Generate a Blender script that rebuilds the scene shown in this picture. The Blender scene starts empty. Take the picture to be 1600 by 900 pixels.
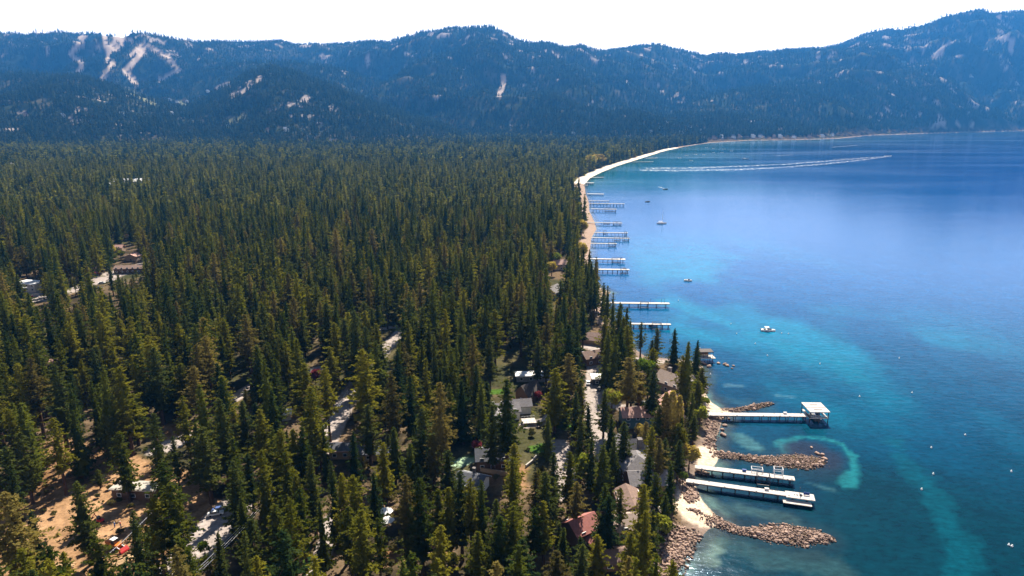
import bpy, bmesh, math, random
import numpy as np
from mathutils import Vector, Matrix

C = bpy.context.scene.collection
S = bpy.context.scene
R = math.radians
rng = np.random.default_rng(11)
random.seed(5)

# ------------------------------------------------------------------ camera
F = 1067.0
PITCH = R(14.2)
CP, SP = math.cos(PITCH), math.sin(PITCH)
HC = 120.0
cam = bpy.data.cameras.new('camera')
cam.sensor_width = 36.0
cam.lens = 36.0 * F / 1600.0
cam.clip_start = 1.0
cam.clip_end = 60000.0
camo = bpy.data.objects.new('camera', cam)
camo.location = (0, 0, HC)
camo.rotation_euler = (math.pi / 2 - PITCH, 0, 0)
C.objects.link(camo)
S.camera = camo

# ------------------------------------------------------------------ world, sun, exposure
SUN_AZ, SUN_EL = R(15), R(44)          # azimuth to the right of +Y
W = bpy.data.worlds.new('World')
S.world = W
W.use_nodes = True
wn, wl = W.node_tree.nodes, W.node_tree.links
wn.clear()
sky = wn.new('ShaderNodeTexSky')
sky.sky_type = 'NISHITA'
sky.sun_disc = False
sky.sun_elevation = SUN_EL
sky.sun_rotation = SUN_AZ
sky.altitude = 1900
sky.air_density = 1.0
sky.dust_density = 1.6
sky.ozone_density = 1.5
# thin high white cloud veil, thickest low over the mountains
tc = wn.new('ShaderNodeTexCoord')
sep = wn.new('ShaderNodeSeparateXYZ')
wl.new(tc.outputs['Generated'], sep.inputs[0])
mr = wn.new('ShaderNodeMapRange')
mr.inputs['From Min'].default_value = 0.0
mr.inputs['From Max'].default_value = 0.36
mr.inputs['To Min'].default_value = 1.0
mr.inputs['To Max'].default_value = 0.02
wl.new(sep.outputs['Z'], mr.inputs['Value'])
mp = wn.new('ShaderNodeMapping')
mp.inputs['Scale'].default_value = (1.2, 1.2, 9.0)
wl.new(tc.outputs['Generated'], mp.inputs[0])
nz = wn.new('ShaderNodeTexNoise')
nz.inputs['Scale'].default_value = 2.2
nz.inputs['Detail'].default_value = 5
wl.new(mp.outputs[0], nz.inputs['Vector'])
mr2 = wn.new('ShaderNodeMapRange')
mr2.inputs['From Min'].default_value = 0.3
mr2.inputs['From Max'].default_value = 0.75
mr2.inputs['To Min'].default_value = 0.80
mr2.inputs['To Max'].default_value = 1.1
wl.new(nz.outputs[0], mr2.inputs['Value'])
mul = wn.new('ShaderNodeMath'); mul.operation = 'MULTIPLY'; mul.use_clamp = True
wl.new(mr.outputs[0], mul.inputs[0]); wl.new(mr2.outputs[0], mul.inputs[1])
mixc = wn.new('ShaderNodeMix'); mixc.data_type = 'RGBA'
wl.new(mul.outputs[0], mixc.inputs[0])
wl.new(sky.outputs[0], mixc.inputs[6])
dt = wn.new('ShaderNodeVectorMath'); dt.operation = 'DOT_PRODUCT'
wl.new(tc.outputs['Generated'], dt.inputs[0]); dt.inputs[1].default_value = (math.sin(SUN_AZ), math.cos(SUN_AZ), 0)
mrv = wn.new('ShaderNodeMapRange'); mrv.inputs['From Min'].default_value = 0.72; mrv.inputs['From Max'].default_value = 1.0
mrv.inputs['To Min'].default_value = 0.88; mrv.inputs['To Max'].default_value = 1.15
wl.new(dt.outputs['Value'], mrv.inputs['Value'])
vs_ = wn.new('ShaderNodeVectorMath'); vs_.operation = 'SCALE'; vs_.inputs[0].default_value = (56, 50.5, 50)
wl.new(mrv.outputs[0], vs_.inputs['Scale']); wl.new(vs_.outputs[0], mixc.inputs[7])
bg = wn.new('ShaderNodeBackground')
bg.inputs['Strength'].default_value = 0.027
wl.new(mixc.outputs[2], bg.inputs[0])
wo = wn.new('ShaderNodeOutputWorld')
wl.new(bg.outputs[0], wo.inputs[0])

sl = bpy.data.lights.new('sun', 'SUN')
sl.energy = 5.0
sl.angle = R(0.53)
sl.color = (1.0, 0.91, 0.76)
so = bpy.data.objects.new('sun', sl)
sd = Vector((math.sin(SUN_AZ) * math.cos(SUN_EL), math.cos(SUN_AZ) * math.cos(SUN_EL), math.sin(SUN_EL)))
so.rotation_euler = sd.to_track_quat('Z', 'Y').to_euler()
so.location = (200, 300, 600)
C.objects.link(so)
S.view_settings.view_transform = 'Standard'
S.view_settings.look = 'None'
S.view_settings.gamma = 1.0
S.view_settings.exposure = 1.38
S.render.engine = 'CYCLES'
S.cycles.max_bounces = 6
S.cycles.diffuse_bounces = 2
S.cycles.glossy_bounces = 2
S.cycles.transparent_max_bounces = 12
S.cycles.volume_bounces = 0
S.cycles.caustics_reflective = False
S.cycles.caustics_refractive = False
S.cycles.use_denoising = True

# ------------------------------------------------------------------ projection helpers
def G(u, v, z=0.0):
    k = (450 - v) / F
    dx, dy, dz = (u - 800) / F, CP + k * SP, -SP + k * CP
    t = (z - HC) / dz
    return (dx * t, dy * t, z)

def proj(x, y, z):
    d = y * CP + (HC - z) * SP
    up = y * SP - (HC - z) * CP
    return 800 + F * x / d, 450 - F * up / d, d

def slope_at(v):
    k = (450 - v) / F
    return (-SP + k * CP) / (CP + k * SP)

# ------------------------------------------------------------------ numpy noise
def _hash(ix, iy, seed):
    h = (ix.astype(np.int64) * 374761393 + iy.astype(np.int64) * 668265263 + seed * 1274126177) & 0xFFFFFFFF
    h = ((h ^ (h >> 13)) * 1274126177) & 0xFFFFFFFF
    h = (h ^ (h >> 16)) & 0xFFFFFFFF
    return h / 4294967295.0

def vnoise(x, y, seed=0):
    ix, iy = np.floor(x), np.floor(y)
    fx, fy = x - ix, y - iy
    fx = fx * fx * (3 - 2 * fx); fy = fy * fy * (3 - 2 * fy)
    a = _hash(ix, iy, seed); b = _hash(ix + 1, iy, seed)
    c = _hash(ix, iy + 1, seed); d = _hash(ix + 1, iy + 1, seed)
    return (a * (1 - fx) + b * fx) * (1 - fy) + (c * (1 - fx) + d * fx) * fy

def fbm(x, y, scale, octv=4, seed=0):
    x = np.asarray(x, float) / scale; y = np.asarray(y, float) / scale
    s = 0; a = 0.5; t = 0
    for o in range(octv):
        s = s + a * vnoise(x, y, seed + o * 17); t += a
        a *= 0.5; x = x * 2.03 + 5.1; y = y * 2.03 + 9.7
    return s / t

def sstep(a, b, x):
    t = np.clip((x - a) / (b - a), 0, 1)
    return t * t * (3 - 2 * t)

def lerp(a, b, t): return a + (b - a) * t

# ------------------------------------------------------------------ shoreline
SHORE_PX = [(1030, 960), (1045, 905), (1060, 885), (1085, 850), (1108, 826), (1122, 822), (1126, 812), (1112, 798), (1097, 782),
            (1090, 766), (1084, 752), (1086, 742), (1098, 733), (1116, 728), (1120, 722), (1124, 710), (1116, 702), (1113, 690), (1122, 678),
            (1126, 664), (1130, 654), (1138, 648), (1142, 642), (1126, 638), (1112, 629), (1104, 618), (1101, 606), (1099, 592), (1100, 578),
            (1096, 569), (1070, 563), (1040, 560), (1008, 557), (985, 540), (968, 515), (955, 495), (945, 480), (938, 468), (955, 457), (938, 450),
            (929, 440), (926, 424), (923, 405), (922, 388), (924, 372), (932, 358), (928, 345), (921, 330), (920, 316), (915, 302),
            (913, 288), (922, 278), (940, 269), (965, 259), (1000, 248), (1038, 236), (1070, 229), (1110, 223), (1170, 219.5),
            (1250, 218.5), (1310, 216.5), (1360, 211.5), (1450, 208.5), (1600, 204.5), (1800, 203), (2200, 204), (2700, 215)]
SH = np.array([(60, -400), (62, -100), (64, 60)] + [G(u, v)[:2] for u, v in SHORE_PX])
LAND = np.vstack([SH, [(20000, 3500), (20000, 16000), (-20000, 16000), (-20000, -400)]])

def seg_dist(px, py, P, closed=False):
    best = np.full(px.shape, 1e18)
    n = len(P)
    for i in range(n if closed else n - 1):
        ax, ay = P[i]; bx, by = P[(i + 1) % n]
        dx, dy = bx - ax, by - ay
        L = dx * dx + dy * dy + 1e-9
        t = np.clip(((px - ax) * dx + (py - ay) * dy) / L, 0, 1)
        best = np.minimum(best, (px - ax - t * dx) ** 2 + (py - ay - t * dy) ** 2)
    return np.sqrt(best)

def inside(px, py, P):
    r = np.zeros(px.shape, bool)
    n = len(P)
    j = n - 1
    for i in range(n):
        xi, yi = P[i]; xj, yj = P[j]
        if yi != yj:
            c = ((yi > py) != (yj > py)) & (px < (xj - xi) * (py - yi) / (yj - yi) + xi)
            r ^= c
        j = i
    return r

def shore_sd(x, y):
    d = seg_dist(x, y, SH)
    return np.where(inside(x, y, LAND), d, -d)        # positive on land

def tapered(px, py, pts):                             # pts: (x,y,r): normalised distance to a chain of tapered discs
    best = np.full(px.shape, 1e9)
    for (ax, ay, ar), (bx, by, br) in zip(pts[:-1], pts[1:]):
        dx, dy = bx - ax, by - ay
        t = np.clip(((px - ax) * dx + (py - ay) * dy) / (dx * dx + dy * dy + 1e-9), 0, 1)
        d = np.hypot(px - ax - t * dx, py - ay - t * dy)
        best = np.minimum(best, d / (ar + (br - ar) * t))
    return best

def pxchain(l): return [(*G(u, v)[:2], r) for u, v, r in l]
SPITS = [pxchain([(1128, 641, 1.6), (1150, 641, 2.6), (1172, 638, 3.0), (1190, 634, 2.8), (1204, 630.5, 2.0)]),
         pxchain([(1116, 711, 2.6), (1140, 712, 3.2), (1165, 716, 3.0), (1190, 719, 4.0), (1218, 722, 5.4), (1250, 722, 7.6), (1272, 721, 5.5)]),
         pxchain([(1108, 812, 3.4), (1128, 819, 2.8), (1152, 829, 2.6), (1178, 833, 3.2), (1205, 834, 5.5), (1240, 837, 6.8), (1275, 838, 4.6), (1295, 842, 2.4)])]

# ------------------------------------------------------------------ relief: ridges given by column (U), crest row, crest distance, foot distance
def ridge(tab, ext=0):
    t = np.array(tab, float)
    return t
MAIN_V = [(-900, 95), (-500, 70), (-200, 56), (0, 50), (27, 54), (81, 57), (115, 53), (162, 52), (189, 57), (209, 65), (226, 60), (250, 63), (310, 70.5), (351, 64), (385, 64.5), (445, 65.5),
          (472, 70.5), (540, 69), (564, 67), (584, 64.5), (611, 66.5), (655, 52), (678, 50), (726, 47), (739, 43.5), (763, 43.5), (786, 53.5), (810, 65),
          (834, 69), (854, 67), (884, 75.5), (905, 72), (932, 81), (989, 74.5), (1023, 75.5), (1060, 86), (1094, 94), (1114, 91), (1148, 89.5), (1188, 82),
          (1235, 79.5), (1276, 77.5), (1296, 73.5), (1330, 60), (1367, 50.5), (1397, 52.5), (1431, 43), (1478, 26.5), (1509, 25), (1519, 27), (1559, 23.5),
          (1600, 27), (1750, 35), (1900, 60), (2300, 90), (2800, 120)]
MAIN_R = [(-900, 8200), (0, 7600), (250, 7000), (500, 7600), (740, 6600), (860, 6600), (905, 7000), (989, 8000), (1094, 8800), (1235, 8300), (1478, 8500), (1600, 8600), (2800, 9000)]
MAIN_B = [(-900, 3600), (0, 3600), (420, 3900), (600, 3600), (760, 3400), (1000, 3050), (1200, 3450), (1310, 3650), (1400, 4250), (1600, 5250), (2800, 5400)]
RIDGES = [
    (MAIN_V, MAIN_R, MAIN_B),
    ([(-900, 100), (-300, 112), (0, 116), (60, 117), (130, 121), (180, 134), (230, 152), (290, 172), (340, 190), (380, 230)],
     [(-900, 4400), (0, 4200), (340, 3700)], [(-900, 2500), (0, 2400), (340, 2700)]),
    ([(230, 230), (270, 178), (330, 152), (380, 124), (410, 109), (428, 106), (470, 117), (530, 137), (580, 160), (640, 181), (700, 195), (760, 230)],
     [(230, 3900), (428, 4300), (760, 3700)], [(230, 2900), (428, 2500), (760, 2900)]),
    ([(200, 230), (250, 140), (320, 112), (380, 100), (450, 96), (540, 108), (600, 130), (660, 165), (720, 230)],
     [(200, 5200), (720, 5200)], [(200, 4200), (720, 4200)]),
    ([(960, 240), (1010, 190), (1060, 166), (1110, 148), (1180, 135), (1250, 128), (1330, 133), (1400, 148), (1470, 168), (1530, 188), (1600, 240)],
     [(960, 4400), (1250, 5600), (1600, 6000)], [(960, 3100), (1250, 3600), (1600, 5250)]),
    ([(740, 240), (790, 190), (850, 140), (900, 118), (960, 128), (1020, 150), (1080, 190), (1120, 240)],
     [(740, 5200), (900, 5600), (1120, 4600)], [(740, 3500), (1120, 3300)]),
]
def interp(tab, x):
    a = np.array(tab, float)
    return np.interp(x, a[:, 0], a[:, 1])

def terrain_z(x, y, sd=None, want=False):
    x = np.asarray(x, float); y = np.asarray(y, float)
    if sd is None: sd = shore_sd(x, y)
    # land near the water
    z = np.where(sd > 0, 1.7 * (1 - np.exp(-sd / 9.0)) + 0.0009 * np.minimum(sd, 2500), -0.13 * np.minimum(-sd, 12) - 0.5 * (1 - np.exp(-np.maximum(-sd - 12, 0) / 15)) * 9)
    z = z + np.where(sd > 3, (fbm(x, y, 26, 3, 3) - 0.5) * 1.3 * sstep(3, 20, sd), 0)
    near = y < 420
    for ch in SPITS:
        t = tapered(x, y, ch)
        zz = 0.42 - 0.95 * t * t
        zz = np.where(t < 2.2, zz, -9)
        z = np.where(near & (sd < 3), np.maximum(z, zz), z)
    yy = np.maximum(y, 1.0)
    U = 800 + 1100.6 * x / yy
    mt = np.zeros(x.shape)
    gul = 1 - np.abs(2 * fbm(x, y, 900, 5, 40) - 1) * 2.2
    gul2 = fbm(x, y, 260, 4, 60) - 0.5
    wv = (fbm(x, y, 1500, 3, 77) - 0.5)
    for k, (tv, tr, tb) in enumerate(RIDGES):
        v = interp(tv, U); Rr = interp(tr, U); B = interp(tb, U)
        hr = HC + Rr * slope_at(v) - (8 if k else 6)
        t = (y - B) / (Rr - B)
        tt = np.clip(t, 0, 1)
        h = hr * (0.55 * tt ** 1.15 + 0.45 * tt * tt * (3 - 2 * tt))
        amp = np.clip(tt * (1 - tt) * 4, 0, 1)
        h = h + hr * amp * (0.21 * (gul - 0.3) + 0.16 * gul2 + 0.24 * wv)
        back = np.clip((y - Rr) / (2600 if k == 0 else 700), 0, 1)
        h = h * (1 - back ** 1.3 * (0.75 if k == 0 else 1.0))
        h = np.where(t > 0, h, 0)
        h = np.where(y < 1500, 0, h)
        mt = np.maximum(mt, h)
    if want: return z + np.maximum(mt, 0), mt
    return z + np.maximum(mt, 0) * sstep(0, 120, sd)

def tz(x, y):
    return float(terrain_z(np.array([x]), np.array([y]))[0])

# ------------------------------------------------------------------ mesh helpers
def mesh_from(name, V, Fc, mats, fmat=None, smooth=False):
    me = bpy.data.meshes.new(name)
    V = np.asarray(V, np.float32); Fc = np.asarray(Fc, np.int32)
    k = Fc.shape[1]
    me.vertices.add(len(V)); me.vertices.foreach_set('co', V.ravel())
    me.loops.add(Fc.size); me.loops.foreach_set('vertex_index', Fc.ravel())
    me.polygons.add(len(Fc))
    me.polygons.foreach_set('loop_start', np.arange(len(Fc), dtype=np.int32) * k)
    me.polygons.foreach_set('loop_total', np.full(len(Fc), k, np.int32))
    if smooth: me.polygons.foreach_set('use_smooth', np.ones(len(Fc), bool))
    for m in mats: me.materials.append(m)
    if fmat is not None: me.polygons.foreach_set('material_index', np.asarray(fmat, np.int32))
    me.update(calc_edges=True)
    return me

def set_col(me, name, arr):
    a = me.attributes.new(name, 'FLOAT_COLOR', 'POINT')
    arr = np.asarray(arr, np.float32)
    if arr.shape[1] == 3: arr = np.hstack([arr, np.ones((len(arr), 1), np.float32)])
    a.data.foreach_set('color', arr.ravel())

def tag(o, label=None, cat=None, group=None, kind=None):
    if label: o['label'] = label
    if cat: o['category'] = cat
    if group: o['group'] = group
    if kind: o['kind'] = kind
    return o

def empty(name, loc, rz=0.0, label=None, cat=None, group=None):
    o = bpy.data.objects.new(name, None)
    o.empty_display_size = 0.5
    o.location = loc; o.rotation_euler = (0, 0, rz)
    C.objects.link(o)
    return tag(o, label, cat, group)

def link(name, me, parent=None, loc=None):
    o = bpy.data.objects.new(name, me)
    C.objects.link(o)
    if parent is not None: o.parent = parent
    if loc is not None: o.location = loc
    return o

class MB:
    """collects shapes and links them as one mesh object"""
    def __init__(s): s.bm = bmesh.new()
    def box(s, c, d, rz=0.0, bev=0.0, tilt=None):
        m = Matrix.Translation(c) @ Matrix.Rotation(rz, 4, 'Z')
        if tilt: m = m @ Matrix.Rotation(tilt[0], 4, 'X') @ Matrix.Rotation(tilt[1], 4, 'Y')
        m = m @ Matrix.Diagonal((d[0], d[1], d[2], 1))
        r = bmesh.ops.create_cube(s.bm, size=1.0, matrix=m)
        if bev:
            es = list({e for v in r['verts'] for e in v.link_edges})
            bmesh.ops.bevel(s.bm, geom=es, offset=bev, segments=2, affect='EDGES')
        return s
    def poly(s, pts):
        vs = [s.bm.verts.new(p) for p in pts]
        s.bm.faces.new(vs); return s
    def prism(s, base, z0, z1):
        a = [s.bm.verts.new((x, y, z0)) for x, y in base]
        b = [s.bm.verts.new((x, y, z1)) for x, y in base]
        n = len(base)
        s.bm.faces.new(b); s.bm.faces.new(a[::-1])
        for i in range(n): s.bm.faces.new((a[i], a[(i + 1) % n], b[(i + 1) % n], b[i]))
        return s
    def tube(s, a, b, r0, r1=None, n=8):
        a, b = Vector(a), Vector(b)
        r1 = r0 if r1 is None else r1
        d = b - a
        q = d.to_track_quat('Z', 'Y').to_matrix().to_4x4()
        m = Matrix.Translation((a + b) / 2) @ q
        bmesh.ops.create_cone(s.bm, cap_ends=True, segments=n, radius1=r0, radius2=r1, depth=d.length, matrix=m)
        return s
    def ball(s, c, r, sc=(1, 1, 1), sub=2):
        m = Matrix.Translation(c) @ Matrix.Diagonal((sc[0], sc[1], sc[2], 1))
        bmesh.ops.create_icosphere(s.bm, subdivisions=sub, radius=r, matrix=m)
        return s
    def loft(s, secs, cap=True):
        rows = [[s.bm.verts.new(p) for p in sec] for sec in secs]
        n = len(rows[0])
        for a, b in zip(rows[:-1], rows[1:]):
            for i in range(n - 1): s.bm.faces.new((a[i], a[i + 1], b[i + 1], b[i]))
        if cap:
            s.bm.faces.new(rows[0]); s.bm.faces.new(rows[-1][::-1])
        return s
    def build(s, name, mat, parent=None, smooth=False):
        bmesh.ops.recalc_face_normals(s.bm, faces=s.bm.faces)
        me = bpy.data.meshes.new(name)
        s.bm.to_mesh(me); s.bm.free()
        if smooth:
            for p in me.polygons: p.use_smooth = True
        me.materials.append(mat)
        return link(name, me, parent)

# ------------------------------------------------------------------ materials
def nmat(name):
    m = bpy.data.materials.new(name); m.use_nodes = True
    n, l = m.node_tree.nodes, m.node_tree.links
    n.clear()
    return m, n, l

def pmat(name, col, rough=0.7, var=0.25, scale=1.5, metal=0.0, coords='Object', stretch=None, spec=0.3):
    m, n, l = nmat(name)
    o = n.new('ShaderNodeOutputMaterial'); p = n.new('ShaderNodeBsdfPrincipled')
    l.new(p.outputs[0], o.inputs[0])
    p.inputs['Roughness'].default_value = rough
    p.inputs['Metallic'].default_value = metal
    p.inputs['Specular IOR Level'].default_value = spec
    t = n.new('ShaderNodeTexCoord')
    mp = n.new('ShaderNodeMapping')
    if stretch: mp.inputs['Scale'].default_value = stretch
    l.new(t.outputs[coords], mp.inputs[0])
    z = n.new('ShaderNodeTexNoise'); z.inputs['Scale'].default_value = scale; z.inputs['Detail'].default_value = 5
    l.new(mp.outputs[0], z.inputs['Vector'])
    r = n.new('ShaderNodeMapRange'); r.inputs['From Min'].default_value = 0.25; r.inputs['From Max'].default_value = 0.75
    r.inputs['To Min'].default_value = 1 - var; r.inputs['To Max'].default_value = 1 + var
    l.new(z.outputs[0], r.inputs[0])
    v = n.new('ShaderNodeVectorMath'); v.operation = 'SCALE'
    v.inputs[0].default_value = col[:3]
    l.new(r.outputs[0], v.inputs['Scale'])
    l.new(v.outputs[0], p.inputs['Base Color'])
    return m

def leafmat(name, ca, cb, trans=0.35, rough=0.6):
    m, n, l = nmat(name)
    o = n.new('ShaderNodeOutputMaterial')
    oi = n.new('ShaderNodeObjectInfo')
    t = n.new('ShaderNodeTexCoord')
    z = n.new('ShaderNodeTexNoise'); z.inputs['Scale'].default_value = 0.35; z.inputs['Detail'].default_value = 3
    l.new(t.outputs['Object'], z.inputs['Vector'])
    a = n.new('ShaderNodeMath'); a.operation = 'MULTIPLY_ADD'
    l.new(z.outputs[0], a.inputs[0]); a.inputs[1].default_value = 1.6; a.inputs[2].default_value = -0.8
    b = n.new('ShaderNodeMath'); b.operation = 'ADD'; b.use_clamp = True
    l.new(a.outputs[0], b.inputs[0]); l.new(oi.outputs['Random'], b.inputs[1])
    mx = n.new('ShaderNodeMix'); mx.data_type = 'RGBA'
    l.new(b.outputs[0], mx.inputs[0])
    mx.inputs[6].default_value = (*ca, 1); mx.inputs[7].default_value = (*cb, 1)
    d = n.new('ShaderNodeBsdfDiffuse'); tr = n.new('ShaderNodeBsdfTranslucent')
    l.new(mx.outputs[2], d.inputs[0])
    v = n.new('ShaderNodeVectorMath'); v.operation = 'MULTIPLY'
    l.new(mx.outputs[2], v.inputs[0]); v.inputs[1].default_value = (1.25, 1.2, 0.7)
    l.new(v.outputs[0], tr.inputs[0])
    s = n.new('ShaderNodeMixShader'); s.inputs[0].default_value = trans
    l.new(d.outputs[0], s.inputs[1]); l.new(tr.outputs[0], s.inputs[2])
    l.new(s.outputs[0], o.inputs[0])
    return m

M = {}
M['pine'] = leafmat('pine_needles', (0.042, 0.062, 0.010), (0.205, 0.190, 0.020), 0.50)
M['pine_dark'] = leafmat('dark_pine_needles', (0.024, 0.044, 0.014), (0.095, 0.105, 0.022), 0.40)
M['pine_dry'] = leafmat('dry_pine_needles', (0.075, 0.066, 0.020), (0.200, 0.160, 0.045), 0.42)
M['fir'] = leafmat('fir_needles', (0.024, 0.044, 0.010), (0.125, 0.138, 0.018), 0.42)
M['far_conifer'] = leafmat('distant_needles', (0.036, 0.058, 0.014), (0.200, 0.192, 0.036), 0.44)
M['slope_conifer'] = leafmat('slope_needles', (0.018, 0.034, 0.013), (0.066, 0.078, 0.028), 0.25)
M['lime'] = leafmat('spring_leaves', (0.10, 0.16, 0.02), (0.24, 0.25, 0.04), 0.45)
M['yellow'] = leafmat('budding_leaves', (0.26, 0.20, 0.06), (0.45, 0.36, 0.10), 0.45)
M['plum'] = leafmat('plum_leaves', (0.16, 0.03, 0.06), (0.30, 0.07, 0.10), 0.4)
M['bark'] = pmat('bark', (0.075, 0.048, 0.034), 1.0, 0.45, 1.2, stretch=(3, 3, 0.6), spec=0.0)
M['rock'] = None
M['deck'] = pmat('deck_boards', (0.50, 0.46, 0.43), 0.8, 0.28, 2.2, stretch=(1, .25, 1))
M['deck_grey'] = pmat('weathered_boards', (0.50, 0.46, 0.42), 0.8, 0.22, 0.6)
M['steel'] = pmat('pier_steel', (0.05, 0.055, 0.07), 0.6, 0.3, 1.0)
M['white'] = pmat('white_paint', (0.78, 0.78, 0.78), 0.4, 0.06, 0.8)
M['offwhite'] = pmat('offwhite_roof', (0.70, 0.68, 0.66), 0.6, 0.12, 0.5)
M['dark_roof'] = pmat('dark_shingle', (0.085, 0.072, 0.068), 0.85, 0.3, 1.8)
M['grey_roof'] = pmat('grey_shingle', (0.20, 0.185, 0.19), 0.85, 0.25, 1.6)
M['slate_roof'] = pmat('slate_shingle', (0.10, 0.105, 0.125), 0.8, 0.25, 1.6)
M['tan_roof'] = pmat('tan_shingle', (0.33, 0.25, 0.205), 0.85, 0.2, 1.6)
M['brown_roof'] = pmat('brown_shingle', (0.20, 0.13, 0.105), 0.85, 0.25, 1.6)
M['red_roof'] = pmat('red_shingle', (0.36, 0.135, 0.115), 0.8, 0.2, 1.5)
M['pink_roof'] = pmat('pink_shingle', (0.46, 0.27, 0.22), 0.8, 0.2, 1.5)
M['wood_wall'] = pmat('brown_siding', (0.13, 0.075, 0.045), 0.8, 0.25, 1.2, stretch=(1, 1, 6))
M['tan_wall'] = pmat('tan_siding', (0.36, 0.26, 0.18), 0.8, 0.2, 1.2, stretch=(1, 1, 6))
M['grey_wall'] = pmat('grey_siding', (0.24, 0.24, 0.25), 0.8, 0.2, 1.2, stretch=(1, 1, 6))
M['teal_wall'] = pmat('blue_green_siding', (0.06, 0.13, 0.16), 0.8, 0.2, 1.2, stretch=(1, 1, 6))
M['white_wall'] = pmat('white_siding', (0.68, 0.66, 0.62), 0.7, 0.1, 1.2)
M['concrete'] = pmat('concrete', (0.42, 0.38, 0.33), 0.85, 0.18, 0.5)
M['glass'] = pmat('window_glass', (0.03, 0.045, 0.06), 0.12, 0.2, 0.5, spec=0.8)
M['stone'] = pmat('chimney_stone', (0.16, 0.14, 0.13), 0.85, 0.4, 2.5)
M['black'] = pmat('dark_rubber', (0.02, 0.02, 0.02), 0.7, 0.2)
M['orange'] = pmat('orange_paint', (0.62, 0.17, 0.03), 0.45, 0.12)
M['red'] = pmat('red_paint', (0.50, 0.03, 0.03), 0.4, 0.1)
M['blue'] = pmat('blue_canvas', (0.05, 0.10, 0.30), 0.7, 0.15)
M['wood'] = pmat('fresh_lumber', (0.52, 0.36, 0.20), 0.75, 0.2, 1.0, stretch=(0.4, 6, 6))
M['pole'] = pmat('pole_wood', (0.12, 0.09, 0.07), 0.9, 0.3)
M['wire'] = pmat('aluminium_wire', (0.75, 0.75, 0.78), 0.35, 0.05, metal=0.3)
M['solar'] = pmat('solar_panel_glass', (0.12, 0.17, 0.24), 0.2, 0.1, spec=0.8)
M['skin'] = pmat('skin', (0.45, 0.28, 0.2), 0.6, 0.05)

# rock: varied per stone
def rockmat():
    m, n, l = nmat('granite_boulder')
    o = n.new('ShaderNodeOutputMaterial'); p = n.new('ShaderNodeBsdfPrincipled'); l.new(p.outputs[0], o.inputs[0])
    p.inputs['Roughness'].default_value = 0.85; p.inputs['Specular IOR Level'].default_value = 0.25
    g = n.new('ShaderNodeNewGeometry')
    t = n.new('ShaderNodeTexCoord')
    z = n.new('ShaderNodeTexNoise'); z.inputs['Scale'].default_value = 1.3; z.inputs['Detail'].default_value = 6
    l.new(g.outputs['Position'], z.inputs['Vector'])
    cr = n.new('ShaderNodeValToRGB')
    e = cr.color_ramp.elements
    e[0].position = 0.25; e[0].color = (0.055, 0.042, 0.038, 1)
    e[1].position = 0.72; e[1].color = (0.36, 0.245, 0.19, 1)
    m1 = cr.color_ramp.elements.new(0.48); m1.color = (0.16, 0.108, 0.085, 1)
    a = n.new('ShaderNodeMath'); a.operation = 'MULTIPLY_ADD'
    l.new(g.outputs['Random Per Island'], a.inputs[0]); a.inputs[1].default_value = 0.55
    b = n.new('ShaderNodeMath'); b.operation = 'MULTIPLY_ADD'
    l.new(z.outputs[0], b.inputs[0]); b.inputs[1].default_value = 1.1; b.inputs[2].default_value = -0.38
    l.new(b.outputs[0], a.inputs[2])
    oi = n.new('ShaderNodeObjectInfo')
    c = n.new('ShaderNodeMath'); c.operation = 'MULTIPLY_ADD'
    l.new(oi.outputs['Random'], c.inputs[0]); c.inputs[1].default_value = 0.2
    l.new(a.outputs[0], c.inputs[2])
    l.new(c.outputs[0], cr.inputs[0])
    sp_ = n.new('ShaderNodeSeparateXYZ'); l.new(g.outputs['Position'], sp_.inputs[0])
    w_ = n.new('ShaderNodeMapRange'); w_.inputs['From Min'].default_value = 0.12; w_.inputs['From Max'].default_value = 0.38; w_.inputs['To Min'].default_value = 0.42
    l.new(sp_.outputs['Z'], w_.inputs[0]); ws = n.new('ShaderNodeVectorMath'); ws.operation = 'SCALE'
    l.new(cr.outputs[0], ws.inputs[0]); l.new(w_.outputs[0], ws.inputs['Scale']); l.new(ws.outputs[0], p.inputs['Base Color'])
    return m
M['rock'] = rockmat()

# ------------------------------------------------------------------ places on the ground
def pxpoly(l): return np.array([G(u, v)[:2] for u, v in l])
def stroke(l, w): return [(*G(u, v)[:2], w) for u, v in l]
BEACH = [pxpoly([(1060, 760), (1085, 752), (1105, 790), (1128, 812), (1126, 824), (1100, 826), (1070, 815), (1055, 795)]),
         pxpoly([(1090, 700), (1125, 700), (1124, 728), (1086, 735)]),
         pxpoly([(1098, 610), (1112, 628), (1150, 642), (1140, 655), (1098, 650)])]
DIRT = [pxpoly([(-60, 790), (60, 760), (150, 745), (260, 755), (300, 790), (290, 830), (250, 900), (200, 960), (-80, 960)]),
        pxpoly([(90, 690), (200, 715), (330, 760), (330, 800), (240, 800), (100, 760), (-20, 830), (-60, 800)]),
        pxpoly([(255, 670), (320, 675), (330, 700), (270, 705)]), pxpoly([(300, 790), (345, 790), (340, 815), (300, 820)]),
        pxpoly([(590, 865), (700, 850), (700, 880), (600, 890)]), pxpoly([(750, 735), (800, 742), (800, 762), (752, 765)]),
        pxpoly([(800, 735), (822, 740), (818, 765), (802, 765)])]
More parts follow.
